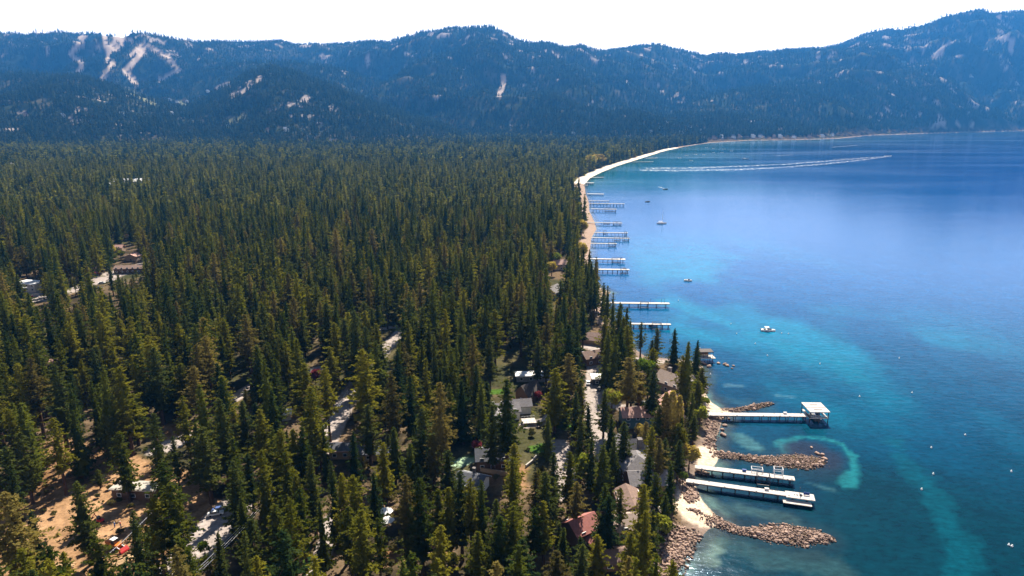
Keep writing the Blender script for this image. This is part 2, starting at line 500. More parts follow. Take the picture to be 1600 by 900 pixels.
ROADS = [stroke([(250, 930), (300, 880), (335, 835), (350, 815), (365, 800)], 6.0),
         stroke([(485, 930), (500, 885), (515, 850), (520, 820)], 2.6),
         stroke([(505, 712), (520, 680), (532, 655), (545, 625), (560, 600), (600, 552), (622, 530), (640, 512), (700, 470)], 4.0),
         stroke([(365, 630), (385, 615), (410, 600)], 3.0),
         stroke([(945, 720), (928, 660), (926, 620), (928, 585), (930, 560)], 3.6),
         stroke([(935, 600), (960, 640), (985, 645)], 3.0),
         stroke([(880, 780), (880, 730), (872, 700)], 4.0),
         stroke([(820, 670), (850, 665), (868, 650)], 2.6),
         stroke([(250, 710), (275, 700), (300, 690)], 4.5),
         stroke([(-60, 500), (40, 478), (110, 460), (150, 445), (190, 432), (250, 405)], 5.0),
         stroke([(-60, 440), (30, 455), (80, 470)], 8.0), stroke([(185, 430), (215, 425)], 11.0), stroke([(150, 440), (168, 440)], 8.0),
         stroke([(925, 545), (932, 548)], 6.0), stroke([(995, 567), (1020, 568)], 5.5), stroke([(1040, 566), (1080, 566)], 2.5),
         stroke([(590, 520), (640, 512)], 2.5), stroke([(1120, 214), (1160, 213)], 6.0),
         stroke([(860, 590), (875, 640)], 2.0)]
LAWN = [stroke([(838, 708), (850, 706)], 3.4), stroke([(598, 762), (606, 770)], 3.2), stroke([(722, 728), (735, 722)], 2.6), stroke([(470, 845), (482, 890)], 1.6),
        stroke([(770, 618), (785, 618)], 3), stroke([(870, 668), (885, 672)], 3)]
TENNIS = [stroke([(712, 733), (728, 727)], 3.0)]
SKI = [[(126, 60), (132, 58), (128, 68), (116, 76), (110, 85), (118, 92)], [(118, 92), (128, 98), (128, 108), (124, 112)],
       [(163, 55), (165, 72), (172, 82), (168, 95)], [(182, 58), (176, 72), (172, 82)], [(176, 100), (166, 115), (160, 124)],
       [(178, 55), (195, 60), (205, 65)], [(192, 66), (182, 80)],
       [(226, 72), (222, 85), (205, 100), (197, 110)], [(197, 112), (205, 122), (213, 132)],
       [(230, 72), (248, 82), (262, 88), (272, 102)], [(276, 110), (262, 120), (252, 126)], [(224, 72), (205, 86)],
       [(405, 122), (402, 130)], [(392, 130), (385, 142), (362, 150)], [(785, 118), (788, 132), (780, 148)], [(355, 133), (340, 138)]]
SKI_GRASS = [[(195, 140), (215, 148), (240, 160)], [(360, 190), (380, 184)], [(290, 160), (275, 165)]]

M_GROUND_ATTR = 'ground_colour'
def ground_colour(x, y, z, sd, mt):
    n1 = fbm(x, y, 9, 4, 101); n2 = fbm(x, y, 2.2, 3, 102); n3 = fbm(x, y, 60, 3, 103)
    def c(r, g, b): return np.array([r, g, b])[None, :]
    def mixc(a, b, t): return a + (b - a) * t[:, None]
    col = mixc(c(0.045, 0.036, 0.022), c(0.15, 0.105, 0.065), sstep(0.35, 0.7, n1))
    col = mixc(col, c(0.055, 0.065, 0.025), sstep(0.5, 0.7, n3) * 0.6)
    near = (y < 700)
    idx = np.where(near)[0]
    xn, yn = x[idx], y[idx]
    def paint(mask, a):
        col[idx] = mixc(col[idx], a, mask)
    for P in DIRT:
        d = seg_dist(xn, yn, P, True); ins = inside(xn, yn, P)
        m = sstep(-1.5, 1.5, np.where(ins, d, -d) + (n1[idx] - 0.5) * 9)
        paint(m * 0.95, lerp(c(0.17, 0.095, 0.045), c(0.44, 0.265, 0.145), np.clip(n2[idx] * .7 + (fbm(xn, yn, 11, 4, 150) - .5) * 1.6 + .1, 0, 1)[:, None]))
    for P in BEACH:
        d = seg_dist(xn, yn, P, True); ins = inside(xn, yn, P)
        m = sstep(-1, 1, np.where(ins, d, -d) + (n1[idx] - 0.5) * 3)
        paint(m, lerp(c(0.55, 0.42, 0.31), c(0.70, 0.57, 0.45), n2[idx][:, None]))
    # mid and far beaches
    sandy = sstep(1.0, 0.0, np.clip(sd / np.where(y > 2650, 16.0, np.where(y > 1000, 30.0, 15.0)), 0, 2)) * (sd > -3) * (y > 380)
    col = mixc(col, np.where((y > 1230)[:, None] & (y < 2650)[:, None], c(0.80, 0.68, 0.55), c(0.34, 0.25, 0.20)), sstep(0.1, 0.35, sandy))
    for Sx in ROADS:
        m = sstep(1.08, 0.92, tapered(xn, yn, Sx) + (n2[idx] - 0.5) * 0.10)
        paint(m, lerp(c(0.30, 0.255, 0.235), c(0.40, 0.345, 0.32), n1[idx][:, None]))
    for Sx in LAWN:
        m = sstep(1.1, 0.8, tapered(xn, yn, Sx) + (n1[idx] - 0.5) * 0.7)
        paint(m, c(0.06, 0.12, 0.02))
    for Sx in TENNIS:
        paint(sstep(1.1, 1.0, tapered(xn, yn, Sx)), c(0.30, 0.42, 0.28))
    # rocky shore strip
    rk = sstep(9, 2, np.abs(sd)) * (y < 420)
    bch = np.zeros(len(x)); 
    for P in BEACH: bch[idx] = np.maximum(bch[idx], inside(xn, yn, P))
    col = mixc(col, lerp(c(0.16, 0.12, 0.10), c(0.34, 0.26, 0.22), n2[:, None]), rk * (1 - bch) * 0.85)
    # mountains: scrub and granite
    gr = fbm(x, y, 75, 5, 120); gr2 = fbm(x, y, 500, 3, 121)
    mm = sstep(5, 60, mt)
    scrub = mixc(c(0.030, 0.038, 0.020) + np.zeros((len(x), 3)), c(0.085, 0.075, 0.048), sstep(0.5, 0.75, fbm(x, y, 60, 3, 122)))
    col = mixc(col, scrub, mm)
    U = 800 + 1100.6 * x / np.maximum(y, 1)
    high = sstep(300, 900, z) * 0.09 + sstep(1150, 1500, U) * 0.03
    rockm = sstep(0.74, 0.79, gr + high + (gr2 - 0.5) * 0.25) * mm
    col = mixc(col, c(0.36, 0.30, 0.27), rockm)
    # water bed
    bed = lerp(c(0.10, 0.075, 0.065), c(0.24, 0.19, 0.16), n2[:, None])
    sand = sstep(0.55, 0.68, fbm(x, y, 14, 3, 140))
    bed = mixc(bed, c(0.36, 0.42, 0.34), sand * 0.7)
    col = mixc(col, bed, sstep(0.3, -0.6, sd) * (z < 0.02))
    # ski runs and bare slopes (found by column and row of the slope they lie on)
    far = np.where((y > 2500) & (U > -100) & (U < 900))[0]
    _, vv, _ = proj(x[far], y[far], z[far])
    uu = proj(x[far], y[far], z[far])[0]
    wob = (fbm(x[far], y[far], 120, 3, 130) - 0.5)
    barem = np.zeros(len(x))
    for L in SKI:
        d = seg_dist(uu + wob * 5, vv * 1.0 + wob * 3, np.array(L, float))
        m = sstep(4.9, 3.3, d + wob * 3.5)
        col[far] = mixc(col[far], c(0.46, 0.36, 0.29) * (.75 + .5 * fbm(x[far], y[far], 45, 3, 133))[:, None], m); barem[far] = np.maximum(barem[far], m)
    for L in SKI_GRASS:
        d = seg_dist(uu + wob * 5, vv + wob * 3, np.array(L, float))
        m = sstep(6, 3.5, d) * 0.8
        col[far] = mixc(col[far], c(0.22, 0.22, 0.12), m); barem[far] = np.maximum(barem[far], m)
    return np.clip(col, 0, 1), np.maximum(barem, rockm * 0.9)

# ------------------------------------------------------------------ terrain sheet
sA = np.concatenate([np.arange(-1.9, -0.9, 0.02), np.arange(-0.9, -0.28, 0.0026), np.arange(-0.28, 0.42, 0.0013), np.arange(0.42, 0.9, 0.0026), np.arange(0.9, 1.95, 0.02)])
rows = list(np.arange(-300, 110, 14.0))
y = 112.0
while y < 9900:
    rows.append(y)
    y += max(0.8, 0.0058 * (y + 40)) if y < 8800 else 180
rows = np.array(rows)
YY, SS = np.meshgrid(rows, sA, indexing='ij')
XX = SS * (YY + 400.0)
x1, y1 = XX.ravel(), YY.ravel()
sd1 = shore_sd(x1, y1)
z1, mt1 = terrain_z(x1, y1, sd1, True)
z1 = np.where(sd1 < 120, (z1 - np.maximum(mt1, 0)) + np.maximum(mt1, 0) * sstep(0, 120, sd1), z1)
col1, bare1 = ground_colour(x1, y1, z1, sd1, np.maximum(mt1, 0) * sstep(0, 120, sd1))
nr, ncl = YY.shape
ii = (np.arange(nr - 1)[:, None] * ncl + np.arange(ncl - 1)[None, :]).ravel()
quads = np.stack([ii, ii + 1, ii + ncl + 1, ii + ncl], 1)
def groundmat():
    m, n, l = nmat('forest_ground')
    o = n.new('ShaderNodeOutputMaterial'); p = n.new('ShaderNodeBsdfPrincipled'); l.new(p.outputs[0], o.inputs[0])
    p.inputs['Roughness'].default_value = 1.0; p.inputs['Specular IOR Level'].default_value = 0.0
    a = n.new('ShaderNodeAttribute'); a.attribute_name = M_GROUND_ATTR
    g = n.new('ShaderNodeNewGeometry')
    z = n.new('ShaderNodeTexNoise'); z.inputs['Scale'].default_value = 0.9; z.inputs['Detail'].default_value = 8; z.inputs['Roughness'].default_value = 0.65
    l.new(g.outputs['Position'], z.inputs['Vector'])
    r = n.new('ShaderNodeMapRange'); r.inputs['From Min'].default_value = 0.3; r.inputs['From Max'].default_value = 0.7
    r.inputs['To Min'].default_value = 0.62; r.inputs['To Max'].default_value = 1.3
    l.new(z.outputs[0], r.inputs[0])
    v = n.new('ShaderNodeVectorMath'); v.operation = 'SCALE'
    l.new(a.outputs['Color'], v.inputs[0]); l.new(r.outputs[0], v.inputs['Scale'])
    l.new(v.outputs[0], p.inputs['Base Color'])
    b = n.new('ShaderNodeBump'); b.inputs['Strength'].default_value = 0.5; b.inputs['Distance'].default_value = 0.3
    l.new(z.outputs[0], b.inputs['Height']); l.new(b.outputs[0], p.inputs['Normal'])
    return m
me = mesh_from('ground', np.stack([x1, y1, z1], 1), quads, [groundmat()], smooth=True)
set_col(me, M_GROUND_ATTR, col1)
tag(link('ground', me), kind='structure')

# ------------------------------------------------------------------ lake
sW = np.concatenate([np.arange(-0.2, 0.6, 0.0022), np.arange(0.6, 1.9, 0.012)])
rowsW = list(np.arange(-300, 120, 12.0))
y = 120.0
while y < 7500:
    rowsW.append(y); y += max(0.8, 0.005 * (y + 30))
rowsW = np.array(rowsW)
YW, SW = np.meshgrid(rowsW, sW, indexing='ij')
XW = SW * (YW + 400.0)
xw, yw = XW.ravel(), YW.ravel()
sdw = shore_sd(xw, yw)
def lake_colour(x, y, sd):
    def c(r, g, b): return np.array([r, g, b])[None, :]
    def mixc(a, b, t): return a + (b - a) * t[:, None]
    off = -sd
    u, v, _ = proj(x, np.maximum(y, 5), 0 * x)
    n3_ = fbm(x, y, 2.5, 2, 209); n = fbm(x, y, 40, 4, 200); nn = fbm(x, y, 7, 4, 201); nl = fbm(x * 0.5, y, 160, 4, 202)
    teal, blue, deep = c(0.0, 0.042, 0.058), c(0.0, 0.085, 0.21), c(0.002, 0.046, 0.165)
    # bed falls away with distance from the shore
    col = teal + np.zeros((len(x), 3))
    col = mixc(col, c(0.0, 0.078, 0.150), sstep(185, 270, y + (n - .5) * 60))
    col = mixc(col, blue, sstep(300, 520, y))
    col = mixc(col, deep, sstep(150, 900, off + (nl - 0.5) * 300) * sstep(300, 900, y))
    col = mixc(col, c(0.0, 0.030, 0.055), sstep(40, 10, np.abs(off - 20)) * sstep(330, 240, y) * sstep(0.42, 0.6, n) * 0.7)
    # turquoise shelf
    tq = sstep(0.36, 0.62, fbm(x * 1.0, y * 0.6, 70, 4, 205)) * sstep(20, 45, off) * sstep(230, 100, off) * sstep(225, 270, y) * sstep(800, 480, y)
    col = mixc(col, c(0.0, 0.20, 0.29), tq * .85)
    fq = sstep(420, 60, off + (nl - .5) * 180) * sstep(950, 1300, y) * sstep(4200, 2900, y)
    col = mixc(col, c(0.0, 0.145, 0.165), fq * 0.9)
    # sand strokes
    for px, wd, cc, am in [([(1216, 697), (1222, 690), (1250, 684), (1285, 684), (1312, 693), (1332, 712), (1334, 735), (1324, 756)], 1.9, c(0.01, 0.25, 0.26), 0.85),
                       ([(1218, 692), (1225, 706)], 1.8, c(0.02, 0.24, 0.26), 0.9),
                       ([(1395, 690), (1408, 718), (1440, 748), (1462, 775), (1478, 815), (1500, 850), (1500, 905)], 4.0, c(0.0, 0.13, 0.17), 0.5),
                       ([(1540, 650), (1600, 700), (1680, 760)], 6.0, c(0.0, 0.13, 0.22), 0.4),
                       ([(1040, 470), (1100, 490), (1150, 510)], 7, c(0.0, 0.19, 0.28), 0.8), ([(1170, 520), (1230, 545), (1300, 560), (1340, 590)], 6, c(0.0, 0.19, 0.27), 0.75),
                       ([(1060, 515), (1120, 530)], 6, c(0.0, 0.19, 0.28), 0.7),
                       ([(1155, 680), (1180, 700)], 3, c(0.05, 0.25, 0.25), 0.7), ([(1135, 602), (1160, 603)], 2.2, c(0.06, 0.22, 0.26), 0.7),
                       ([(1215, 618), (1235, 620)], 1.5, c(0.06, 0.24, 0.28), 0.6), ([(1105, 868), (1120, 858), (1112, 848)], 2.0, c(0.12, 0.34, 0.27), 0.95),
                       ([(1090, 872), (1112, 878)], 1.5, c(0.10, 0.28, 0.22), 0.8), ([(1115, 785), (1180, 800), (1230, 812)], 3.4, c(0.03, 0.13, 0.125), 0.8),
                       ([(1150, 855), (1200, 872), (1300, 890)], 4.0, c(0.02, 0.10, 0.10), 0.7), ([(1262, 755), (1300, 765)], 1.5, c(0.03, 0.15, 0.16), 0.7),
                       ([(1120, 620), (1200, 640)], 4, c(0.02, 0.12, 0.16), 0.6)]:
        t = tapered(x, y, [(*G(a, b)[:2], wd) for a, b in px])
        m = sstep(1.5, 0.4, t + (nn - 0.5) * 2.2 + (n - .5) * 1.2 + (n3_ - .5) * 1.0)
        col = mixc(col, cc, m * am)
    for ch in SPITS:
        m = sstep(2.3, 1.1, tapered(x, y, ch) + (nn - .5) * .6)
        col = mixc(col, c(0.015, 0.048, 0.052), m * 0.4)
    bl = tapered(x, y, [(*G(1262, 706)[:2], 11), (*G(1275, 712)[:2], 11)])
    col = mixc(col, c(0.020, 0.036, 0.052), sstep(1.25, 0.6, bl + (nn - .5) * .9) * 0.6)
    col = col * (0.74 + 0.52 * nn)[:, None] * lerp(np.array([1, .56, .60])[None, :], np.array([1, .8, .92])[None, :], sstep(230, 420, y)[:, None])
    op = sstep(0.3, 9.0, off + (nn - .5) * 5)
    op = np.maximum(op, 0.12)
    return np.clip(col, 0, 1), op
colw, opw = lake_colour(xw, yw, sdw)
keep = sdw < 30
nrw, ncw = YW.shape
iw = (np.arange(nrw - 1)[:, None] * ncw + np.arange(ncw - 1)[None, :]).ravel()
qw = np.stack([iw, iw + 1, iw + ncw + 1, iw + ncw], 1)
qw = qw[keep[qw].all(1)]
used = np.unique(qw); remap = np.zeros(len(xw), np.int32); remap[used] = np.arange(len(used))
def watermat():
    m, n, l = nmat('lake_water')
    o = n.new('ShaderNodeOutputMaterial')
    a = n.new('ShaderNodeAttribute'); a.attribute_name = 'body'
    g = n.new('ShaderNodeNewGeometry')
    mp1 = n.new('ShaderNodeMapping'); mp1.inputs['Scale'].default_value = (0.55, 1.0, 1); mp1.inputs['Rotation'].default_value = (0, 0, R(12))
    l.new(g.outputs['Position'], mp1.inputs[0])
    n1 = n.new('ShaderNodeTexNoise'); n1.inputs['Scale'].default_value = 0.30; n1.inputs['Detail'].default_value = 6; n1.inputs['Roughness'].default_value = 0.6
    n2 = n.new('ShaderNodeTexNoise'); n2.inputs['Scale'].default_value = 0.035; n2.inputs['Detail'].default_value = 4
    l.new(mp1.outputs[0], n1.inputs['Vector']); l.new(mp1.outputs[0], n2.inputs['Vector'])
    s = n.new('ShaderNodeMath'); s.operation = 'MULTIPLY_ADD'; s.inputs[1].default_value = 1.0
    l.new(n2.outputs[0], s.inputs[0]); l.new(n1.outputs[0], s.inputs[2])
    b = n.new('ShaderNodeBump'); b.inputs['Strength'].default_value = 0.5; b.inputs['Distance'].default_value = 0.24
    l.new(s.outputs[0], b.inputs['Height'])
    # wind patches: calm and ruffled areas
    mp2 = n.new('ShaderNodeMapping'); mp2.inputs['Scale'].default_value = (0.35, 1.6, 1); mp2.inputs['Rotation'].default_value = (0, 0, R(-8))
    l.new(g.outputs['Position'], mp2.inputs[0])
    n3 = n.new('ShaderNodeTexNoise'); n3.inputs['Scale'].default_value = 0.0035; n3.inputs['Detail'].default_value = 5
    l.new(mp2.outputs[0], n3.inputs['Vector'])
    rr = n.new('ShaderNodeMapRange'); rr.inputs['From Min'].default_value = 0.35; rr.inputs['From Max'].default_value = 0.65
    rr.inputs['To Min'].default_value = 0.06; rr.inputs['To Max'].default_value = 0.12
    l.new(n3.outputs[0], rr.inputs[0])
    gl = n.new('ShaderNodeBsdfGlossy'); l.new(rr.outputs[0], gl.inputs['Roughness']); l.new(b.outputs[0], gl.inputs['Normal'])
    gl.inputs[0].default_value = (0.56, 0.73, 0.98, 1)
    fr = n.new('ShaderNodeFresnel'); fr.inputs['IOR'].default_value = 1.33; l.new(b.outputs[0], fr.inputs['Normal'])
    df = n.new('ShaderNodeBsdfDiffuse')
    n5 = n.new('ShaderNodeTexNoise'); n5.inputs['Scale'].default_value = 0.55; n5.inputs['Detail'].default_value = 5; n5.inputs['Roughness'].default_value = 0.7; l.new(mp1.outputs[0], n5.inputs['Vector'])
    r5 = n.new('ShaderNodeMapRange'); r5.inputs['From Min'].default_value = 0.3; r5.inputs['From Max'].default_value = 0.7; r5.inputs['To Min'].default_value = 0.62; r5.inputs['To Max'].default_value = 1.38
    l.new(n5.outputs[0], r5.inputs[0]); v5 = n.new('ShaderNodeVectorMath'); v5.operation = 'SCALE'; l.new(a.outputs['Color'], v5.inputs[0]); l.new(r5.outputs[0], v5.inputs['Scale'])
    l.new(v5.outputs[0], df.inputs[0])
    tr = n.new('ShaderNodeBsdfTransparent'); tr.inputs[0].default_value = (0.62, 0.80, 0.84, 1)
    mx = n.new('ShaderNodeMixShader'); l.new(a.outputs['Alpha'], mx.inputs[0]); l.new(tr.outputs[0], mx.inputs[1]); l.new(df.outputs[0], mx.inputs[2])
    m2 = n.new('ShaderNodeMixShader'); l.new(fr.outputs[0], m2.inputs[0]); l.new(mx.outputs[0], m2.inputs[1]); l.new(gl.outputs[0], m2.inputs[2])
    l.new(m2.outputs[0], o.inputs[0])
    return m
me = mesh_from('lake', np.stack([xw[used], yw[used], np.zeros(len(used))], 1), remap[qw], [watermat()], smooth=True)
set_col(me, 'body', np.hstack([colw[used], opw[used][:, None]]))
tag(link('lake', me), kind='structure')

# ------------------------------------------------------------------ haze
hm, hn, hl = nmat('air')
ho = hn.new('ShaderNodeOutputMaterial'); hv = hn.new('ShaderNodeVolumePrincipled')
hv.inputs['Color'].default_value = (0.05, 0.30, 0.84, 1)
hv.inputs['Density'].default_value = 5.6e-5
hv.inputs['Anisotropy'].default_value = 0.25
hl.new(hv.outputs[0], ho.inputs['Volume'])
b = MB(); b.box((0, 4750, 680), (46000, 11500, 1500)); ob = b.build('haze', hm); tag(ob, kind='stuff')


# ------------------------------------------------------------------ tree meshes (30 m tall, made once per variant)
def conifer(seed, kind, nb, nt, fs, tri=5, h=30.0, r=4.4):
    g = np.random.default_rng(seed)
    C0, S0 = [], []
    opn = kind == 'pine' and seed % 3 == 1
    t0 = (.15 if opn else 0) + {'pine': 0.17, 'fir': 0.06, 'slim': 0.12}[kind] + g.uniform(-.04, .06)
    cen, siz, flat = [], [], []
    lean = g.uniform(-.25, .25, 2)
    gap = g.uniform(0, 6.28, 3); gaph = g.uniform(.3, .8, 3)
    for k in range(nb):
        q = (k + g.uniform(0, 1)) / nb
        t = t0 + (1 - t0) * q ** 0.92
        if kind == 'pine':
            prof = min(1.0, (1 - q) ** 0.62 * 1.12) * (0.55 + 0.45 * sstep(0, .25, q))
            L = r * prof * g.uniform(0.45, 1.15)
            droop = g.uniform(-.25, .30)
        elif kind == 'slim':
            prof = (1 - q) ** 0.75; L = r * 0.62 * prof * g.uniform(.6, 1.15) + .25; droop = g.uniform(-.45, .05)
        else:
            prof = (1 - q) ** 0.88; L = r * 0.92 * prof * g.uniform(.72, 1.1) + .2; droop = g.uniform(-.50, -.12)
        az = k * 2.39996 + g.uniform(-.5, .5)
        for ga, gh in zip(gap, gaph):
            if abs(t - gh) < .07 and abs((az - ga + math.pi) % (2 * math.pi) - math.pi) < .9: L *= .45
        z0 = t * h
        m = max(1, int(nt * (0.35 + 0.65 * L / r)))
        for j in range(m):
            f = (j + 0.8) / m
            if kind == 'pine' and f < .3: f += .3
            if opn and g.uniform() < .22: continue
            rad = L * f
            zz = z0 + droop * rad + (0.10 * rad * rad / max(L, .5) if kind != 'pine' else 0.06 * rad)
            wob = g.normal(0, 0.16 + 0.10 * rad * .5, 2)
            cen.append((math.cos(az) * rad + wob[0] + lean[0] * t, math.sin(az) * rad + wob[1] + lean[1] * t, zz + g.normal(0, .22)))
            siz.append(fs * g.uniform(.65, 1.3) * (1.0 - 0.45 * q))
            flat.append(az)
    for k in range(max(3, nb // 14)):                    # leader
        cen.append((lean[0], lean[1], h - 0.14 * k - .1)); siz.append(fs * .45); flat.append(0)
    cen = np.array(cen); siz = np.array(siz); n = len(cen)
    cc = np.repeat(cen, tri, 0) + g.normal(0, .42, (n * tri, 3)) * np.repeat(siz, tri)[:, None] * np.array([1, 1, .55])
    ss = np.repeat(siz, tri)
    d = g.normal(0, 1, (n * tri, 3)); d[:, 2] *= .55; d /= np.linalg.norm(d, axis=1)[:, None]
    e = np.cross(d, g.normal(0, 1, (n * tri, 3)) * np.array([.6, .6, 1.4])); e /= np.linalg.norm(e, axis=1)[:, None] + 1e-6
    a = cc + d * ss[:, None] * .75
    b_ = cc - d * ss[:, None] * .45 + e * ss[:, None] * .42
    c_ = cc - d * ss[:, None] * .45 - e * ss[:, None] * .42
    V = np.stack([a, b_, c_], 1).reshape(-1, 3)
    V[:, 2] = np.clip(V[:, 2], .3, h + .3)
    # the dense inside of the crown: a ragged many-tiered body
    nt_, ns = (7, 9) if nb > 80 else ((5, 7) if nb > 40 else (4, 6))
    kk_ = {'pine': .26 if opn else .40, 'slim': .36, 'fir': .55}[kind] * (1.0 if nb > 80 else (1.5 if nb > 40 else 1.5))
    CV = []
    for i in range(nt_):
        q0, q1 = i / nt_, min(1, (i + 1.5) / nt_)
        za, zb = h * (t0 + (1 - t0) * q0), h * (t0 + (1 - t0) * q1)
        ra = r * kk_ * (1 - q0) ** (.62 if kind == 'pine' else .85) * (.8 if i == 0 and kind == 'pine' else 1)
        ang = np.arange(ns) / ns * 6.2832 + g.uniform(0, 6)
        rj = ra * g.uniform(.62, 1.25, ns); zj = za + g.uniform(-.5, .7, ns)
        ring = np.stack([np.cos(ang) * rj + lean[0] * q0, np.sin(ang) * rj + lean[1] * q0, zj], 1)
        apex = np.array([lean[0] * q1, lean[1] * q1, zb + .2])
        for j in range(ns): CV += [ring[j], ring[(j + 1) % ns], apex]
    V = np.vstack([V, np.array(CV)])
    return V, np.arange(len(V)).reshape(-1, 3), lean

def trunk_geo(lean, h=30.0, r=0.42, n=6, rows=5, limbs=0, seed=0):
    V, Fq = [], []
    g = np.random.default_rng(seed)
    def tube(p, q, r0, r1):
        p, q = np.array(p, float), np.array(q, float)
        d = (q - p) / np.linalg.norm(q - p)
        a = np.cross(d, [0, 0, 1.0]) if abs(d[2]) < .9 else np.cross(d, [1.0, 0, 0]); a /= np.linalg.norm(a); b2 = np.cross(d, a)
        o = len(V)
        for c, rr in ((p, r0), (q, r1)):
            for i in range(n):
                w = 2 * math.pi * i / n
                V.append(c + rr * (math.cos(w) * a + math.sin(w) * b2))
        for i in range(n):
            j = (i + 1) % n
            Fq.append((o + i, o + j, o + n + j, o + n + i))
    pts = [(lean[0] * t, lean[1] * t, h * t) for t in np.linspace(0, .97, rows + 1)]
    for i in range(rows):
        tube(pts[i], pts[i + 1], r * (1 - i / rows) ** .8 * (1.25 if i == 0 else 1) + .03, r * (1 - (i + 1) / rows) ** .8 + .03)
    for k in range(limbs):
        t = g.uniform(.15, .8); az = g.uniform(0, 6.28); L = g.uniform(1.5, 3.2)
        tube((lean[0] * t, lean[1] * t, h * t), (math.cos(az) * L + lean[0] * t, math.sin(az) * L + lean[1] * t, h * t + g.uniform(-.3, .8)), .09, .03)
    return np.array(V), np.array(Fq)

PINES, FIRS, SLIMS = [], [], []
for k in range(9):
    V, Fc, ln = conifer(100 + k, 'pine', 96, 8, 0.62, 7)
    cm = mesh_from('pine_crown', V, Fc, [M[('pine', 'pine', 'pine_dark', 'pine', 'pine_dark', 'pine', 'pine_dry', 'pine', 'pine_dark')[k]]])
    tv, tf = trunk_geo(ln, limbs=14, seed=k)
    PINES.append((cm, mesh_from('pine_trunk', tv, tf, [M['bark']], smooth=True)))
for k in range(5):
    V, Fc, ln = conifer(200 + k, 'fir', 140, 7, 0.56, 7)
    cm = mesh_from('fir_crown', V, Fc, [M['fir']])
    tv, tf = trunk_geo(ln, r=.36)
    FIRS.append((cm, mesh_from('fir_trunk', tv, tf, [M['bark']], smooth=True)))
for k in range(4):
    V, Fc, ln = conifer(300 + k, 'slim', 120, 6, 0.54, 7)
    cm = mesh_from('slim_crown', V, Fc, [M['pine' if k % 2 else 'pine_dark']])
    tv, tf = trunk_geo(ln, r=.32)
    SLIMS.append((cm, mesh_from('slim_trunk', tv, tf, [M['bark']], smooth=True)))

# sources the forest (one object) scatters: whole trees, three levels of detail
SRC = bpy.data.collections.new('forest_sources')
def whole(name, V, Fc, lean, mat, n=5, rows=3, r=.36):
    tv, tf = trunk_geo(lean, n=n, rows=rows, r=r)
    tris = np.vstack([np.array([(a, b, c) for a, b, c, d in tf]), np.array([(a, c, d) for a, b, c, d in tf])])
    Va = np.vstack([V, tv]); Fa = np.vstack([Fc, tris + len(V)])
    mi = np.concatenate([np.zeros(len(Fc), int), np.ones(len(tris), int)])
    me = mesh_from(name, Va, Fa, [mat, M['bark']], mi)
    o = bpy.data.objects.new(name, me); SRC.objects.link(o)
NSRC = [0, 0, 0]
k_ = 0
for k in range(5):
    V, Fc, ln = conifer(400 + k, 'pine', 84, 5, 0.82, 5); whole('a%02d' % k_, V, Fc, ln, M[('pine', 'pine_dark', 'pine', 'pine_dark', 'pine_dry')[k]]); k_ += 1
for k in range(3):
    V, Fc, ln = conifer(410 + k, 'fir', 110, 4, 0.8, 5); whole('a%02d' % k_, V, Fc, ln, M['fir']); k_ += 1
for k in range(2):
    V, Fc, ln = conifer(420 + k, 'slim', 90, 4, 0.8, 5); whole('a%02d' % k_, V, Fc, ln, M['pine']); k_ += 1
for k in range(6):
    V, Fc, ln = conifer(430 + k, ['pine', 'fir', 'slim'][k % 3], 60, 3, 1.5, 3); whole('b%02d' % k, V, Fc, ln, M['far_conifer'], 4, 1)
for k in range(6):
    V, Fc, ln = conifer(450 + k, ['fir', 'slim', 'pine'][k % 3], 26, 2, 3.4, 2); whole('c%02d' % k, V, Fc, ln, M['far_conifer' if k < 3 else 'slope_conifer'], 3, 1)

def leafy(seed, kind):
    g = np.random.default_rng(seed)
    n = 1500
    if kind == 'poplar':            # 16 m column
        t = g.uniform(.06, 1, n); az = g.uniform(0, 6.28, n); rr = 1.5 * np.sin(np.clip(t, .05, .97) * math.pi) ** .55 * np.sqrt(g.uniform(.1, 1, n))
        cc = np.stack([np.cos(az) * rr, np.sin(az) * rr, t * 16], 1); s = .45
    else:                           # 9 m round crown of uneven clumps
        lobes = g.normal(0, 1, (11, 3)); lobes /= np.linalg.norm(lobes, axis=1)[:, None]
        lobes = lobes * np.array([2.4, 2.4, 1.9]) * g.uniform(.5, 1, (11, 1)) + np.array([0, 0, 5.6])
        w = g.integers(0, 11, n); d = g.normal(0, 1, (n, 3)); d /= np.linalg.norm(d, axis=1)[:, None]
        cc = lobes[w] + d * g.uniform(.6, 1.5, (n, 1)); s = .5
        cc[:, 2] = np.maximum(cc[:, 2], 1.2)
    d = g.normal(0, 1, (n, 3)); d /= np.linalg.norm(d, axis=1)[:, None]
    e = np.cross(d, g.normal(0, 1, (n, 3))); e /= np.linalg.norm(e, axis=1)[:, None]
    ss = g.uniform(.5, 1.3, n)[:, None] * s
    V = np.stack([cc + d * ss, cc - d * ss * .6 + e * ss * .6, cc - d * ss * .6 - e * ss * .6], 1).reshape(-1, 3)
    return V, np.arange(len(V)).reshape(-1, 3)

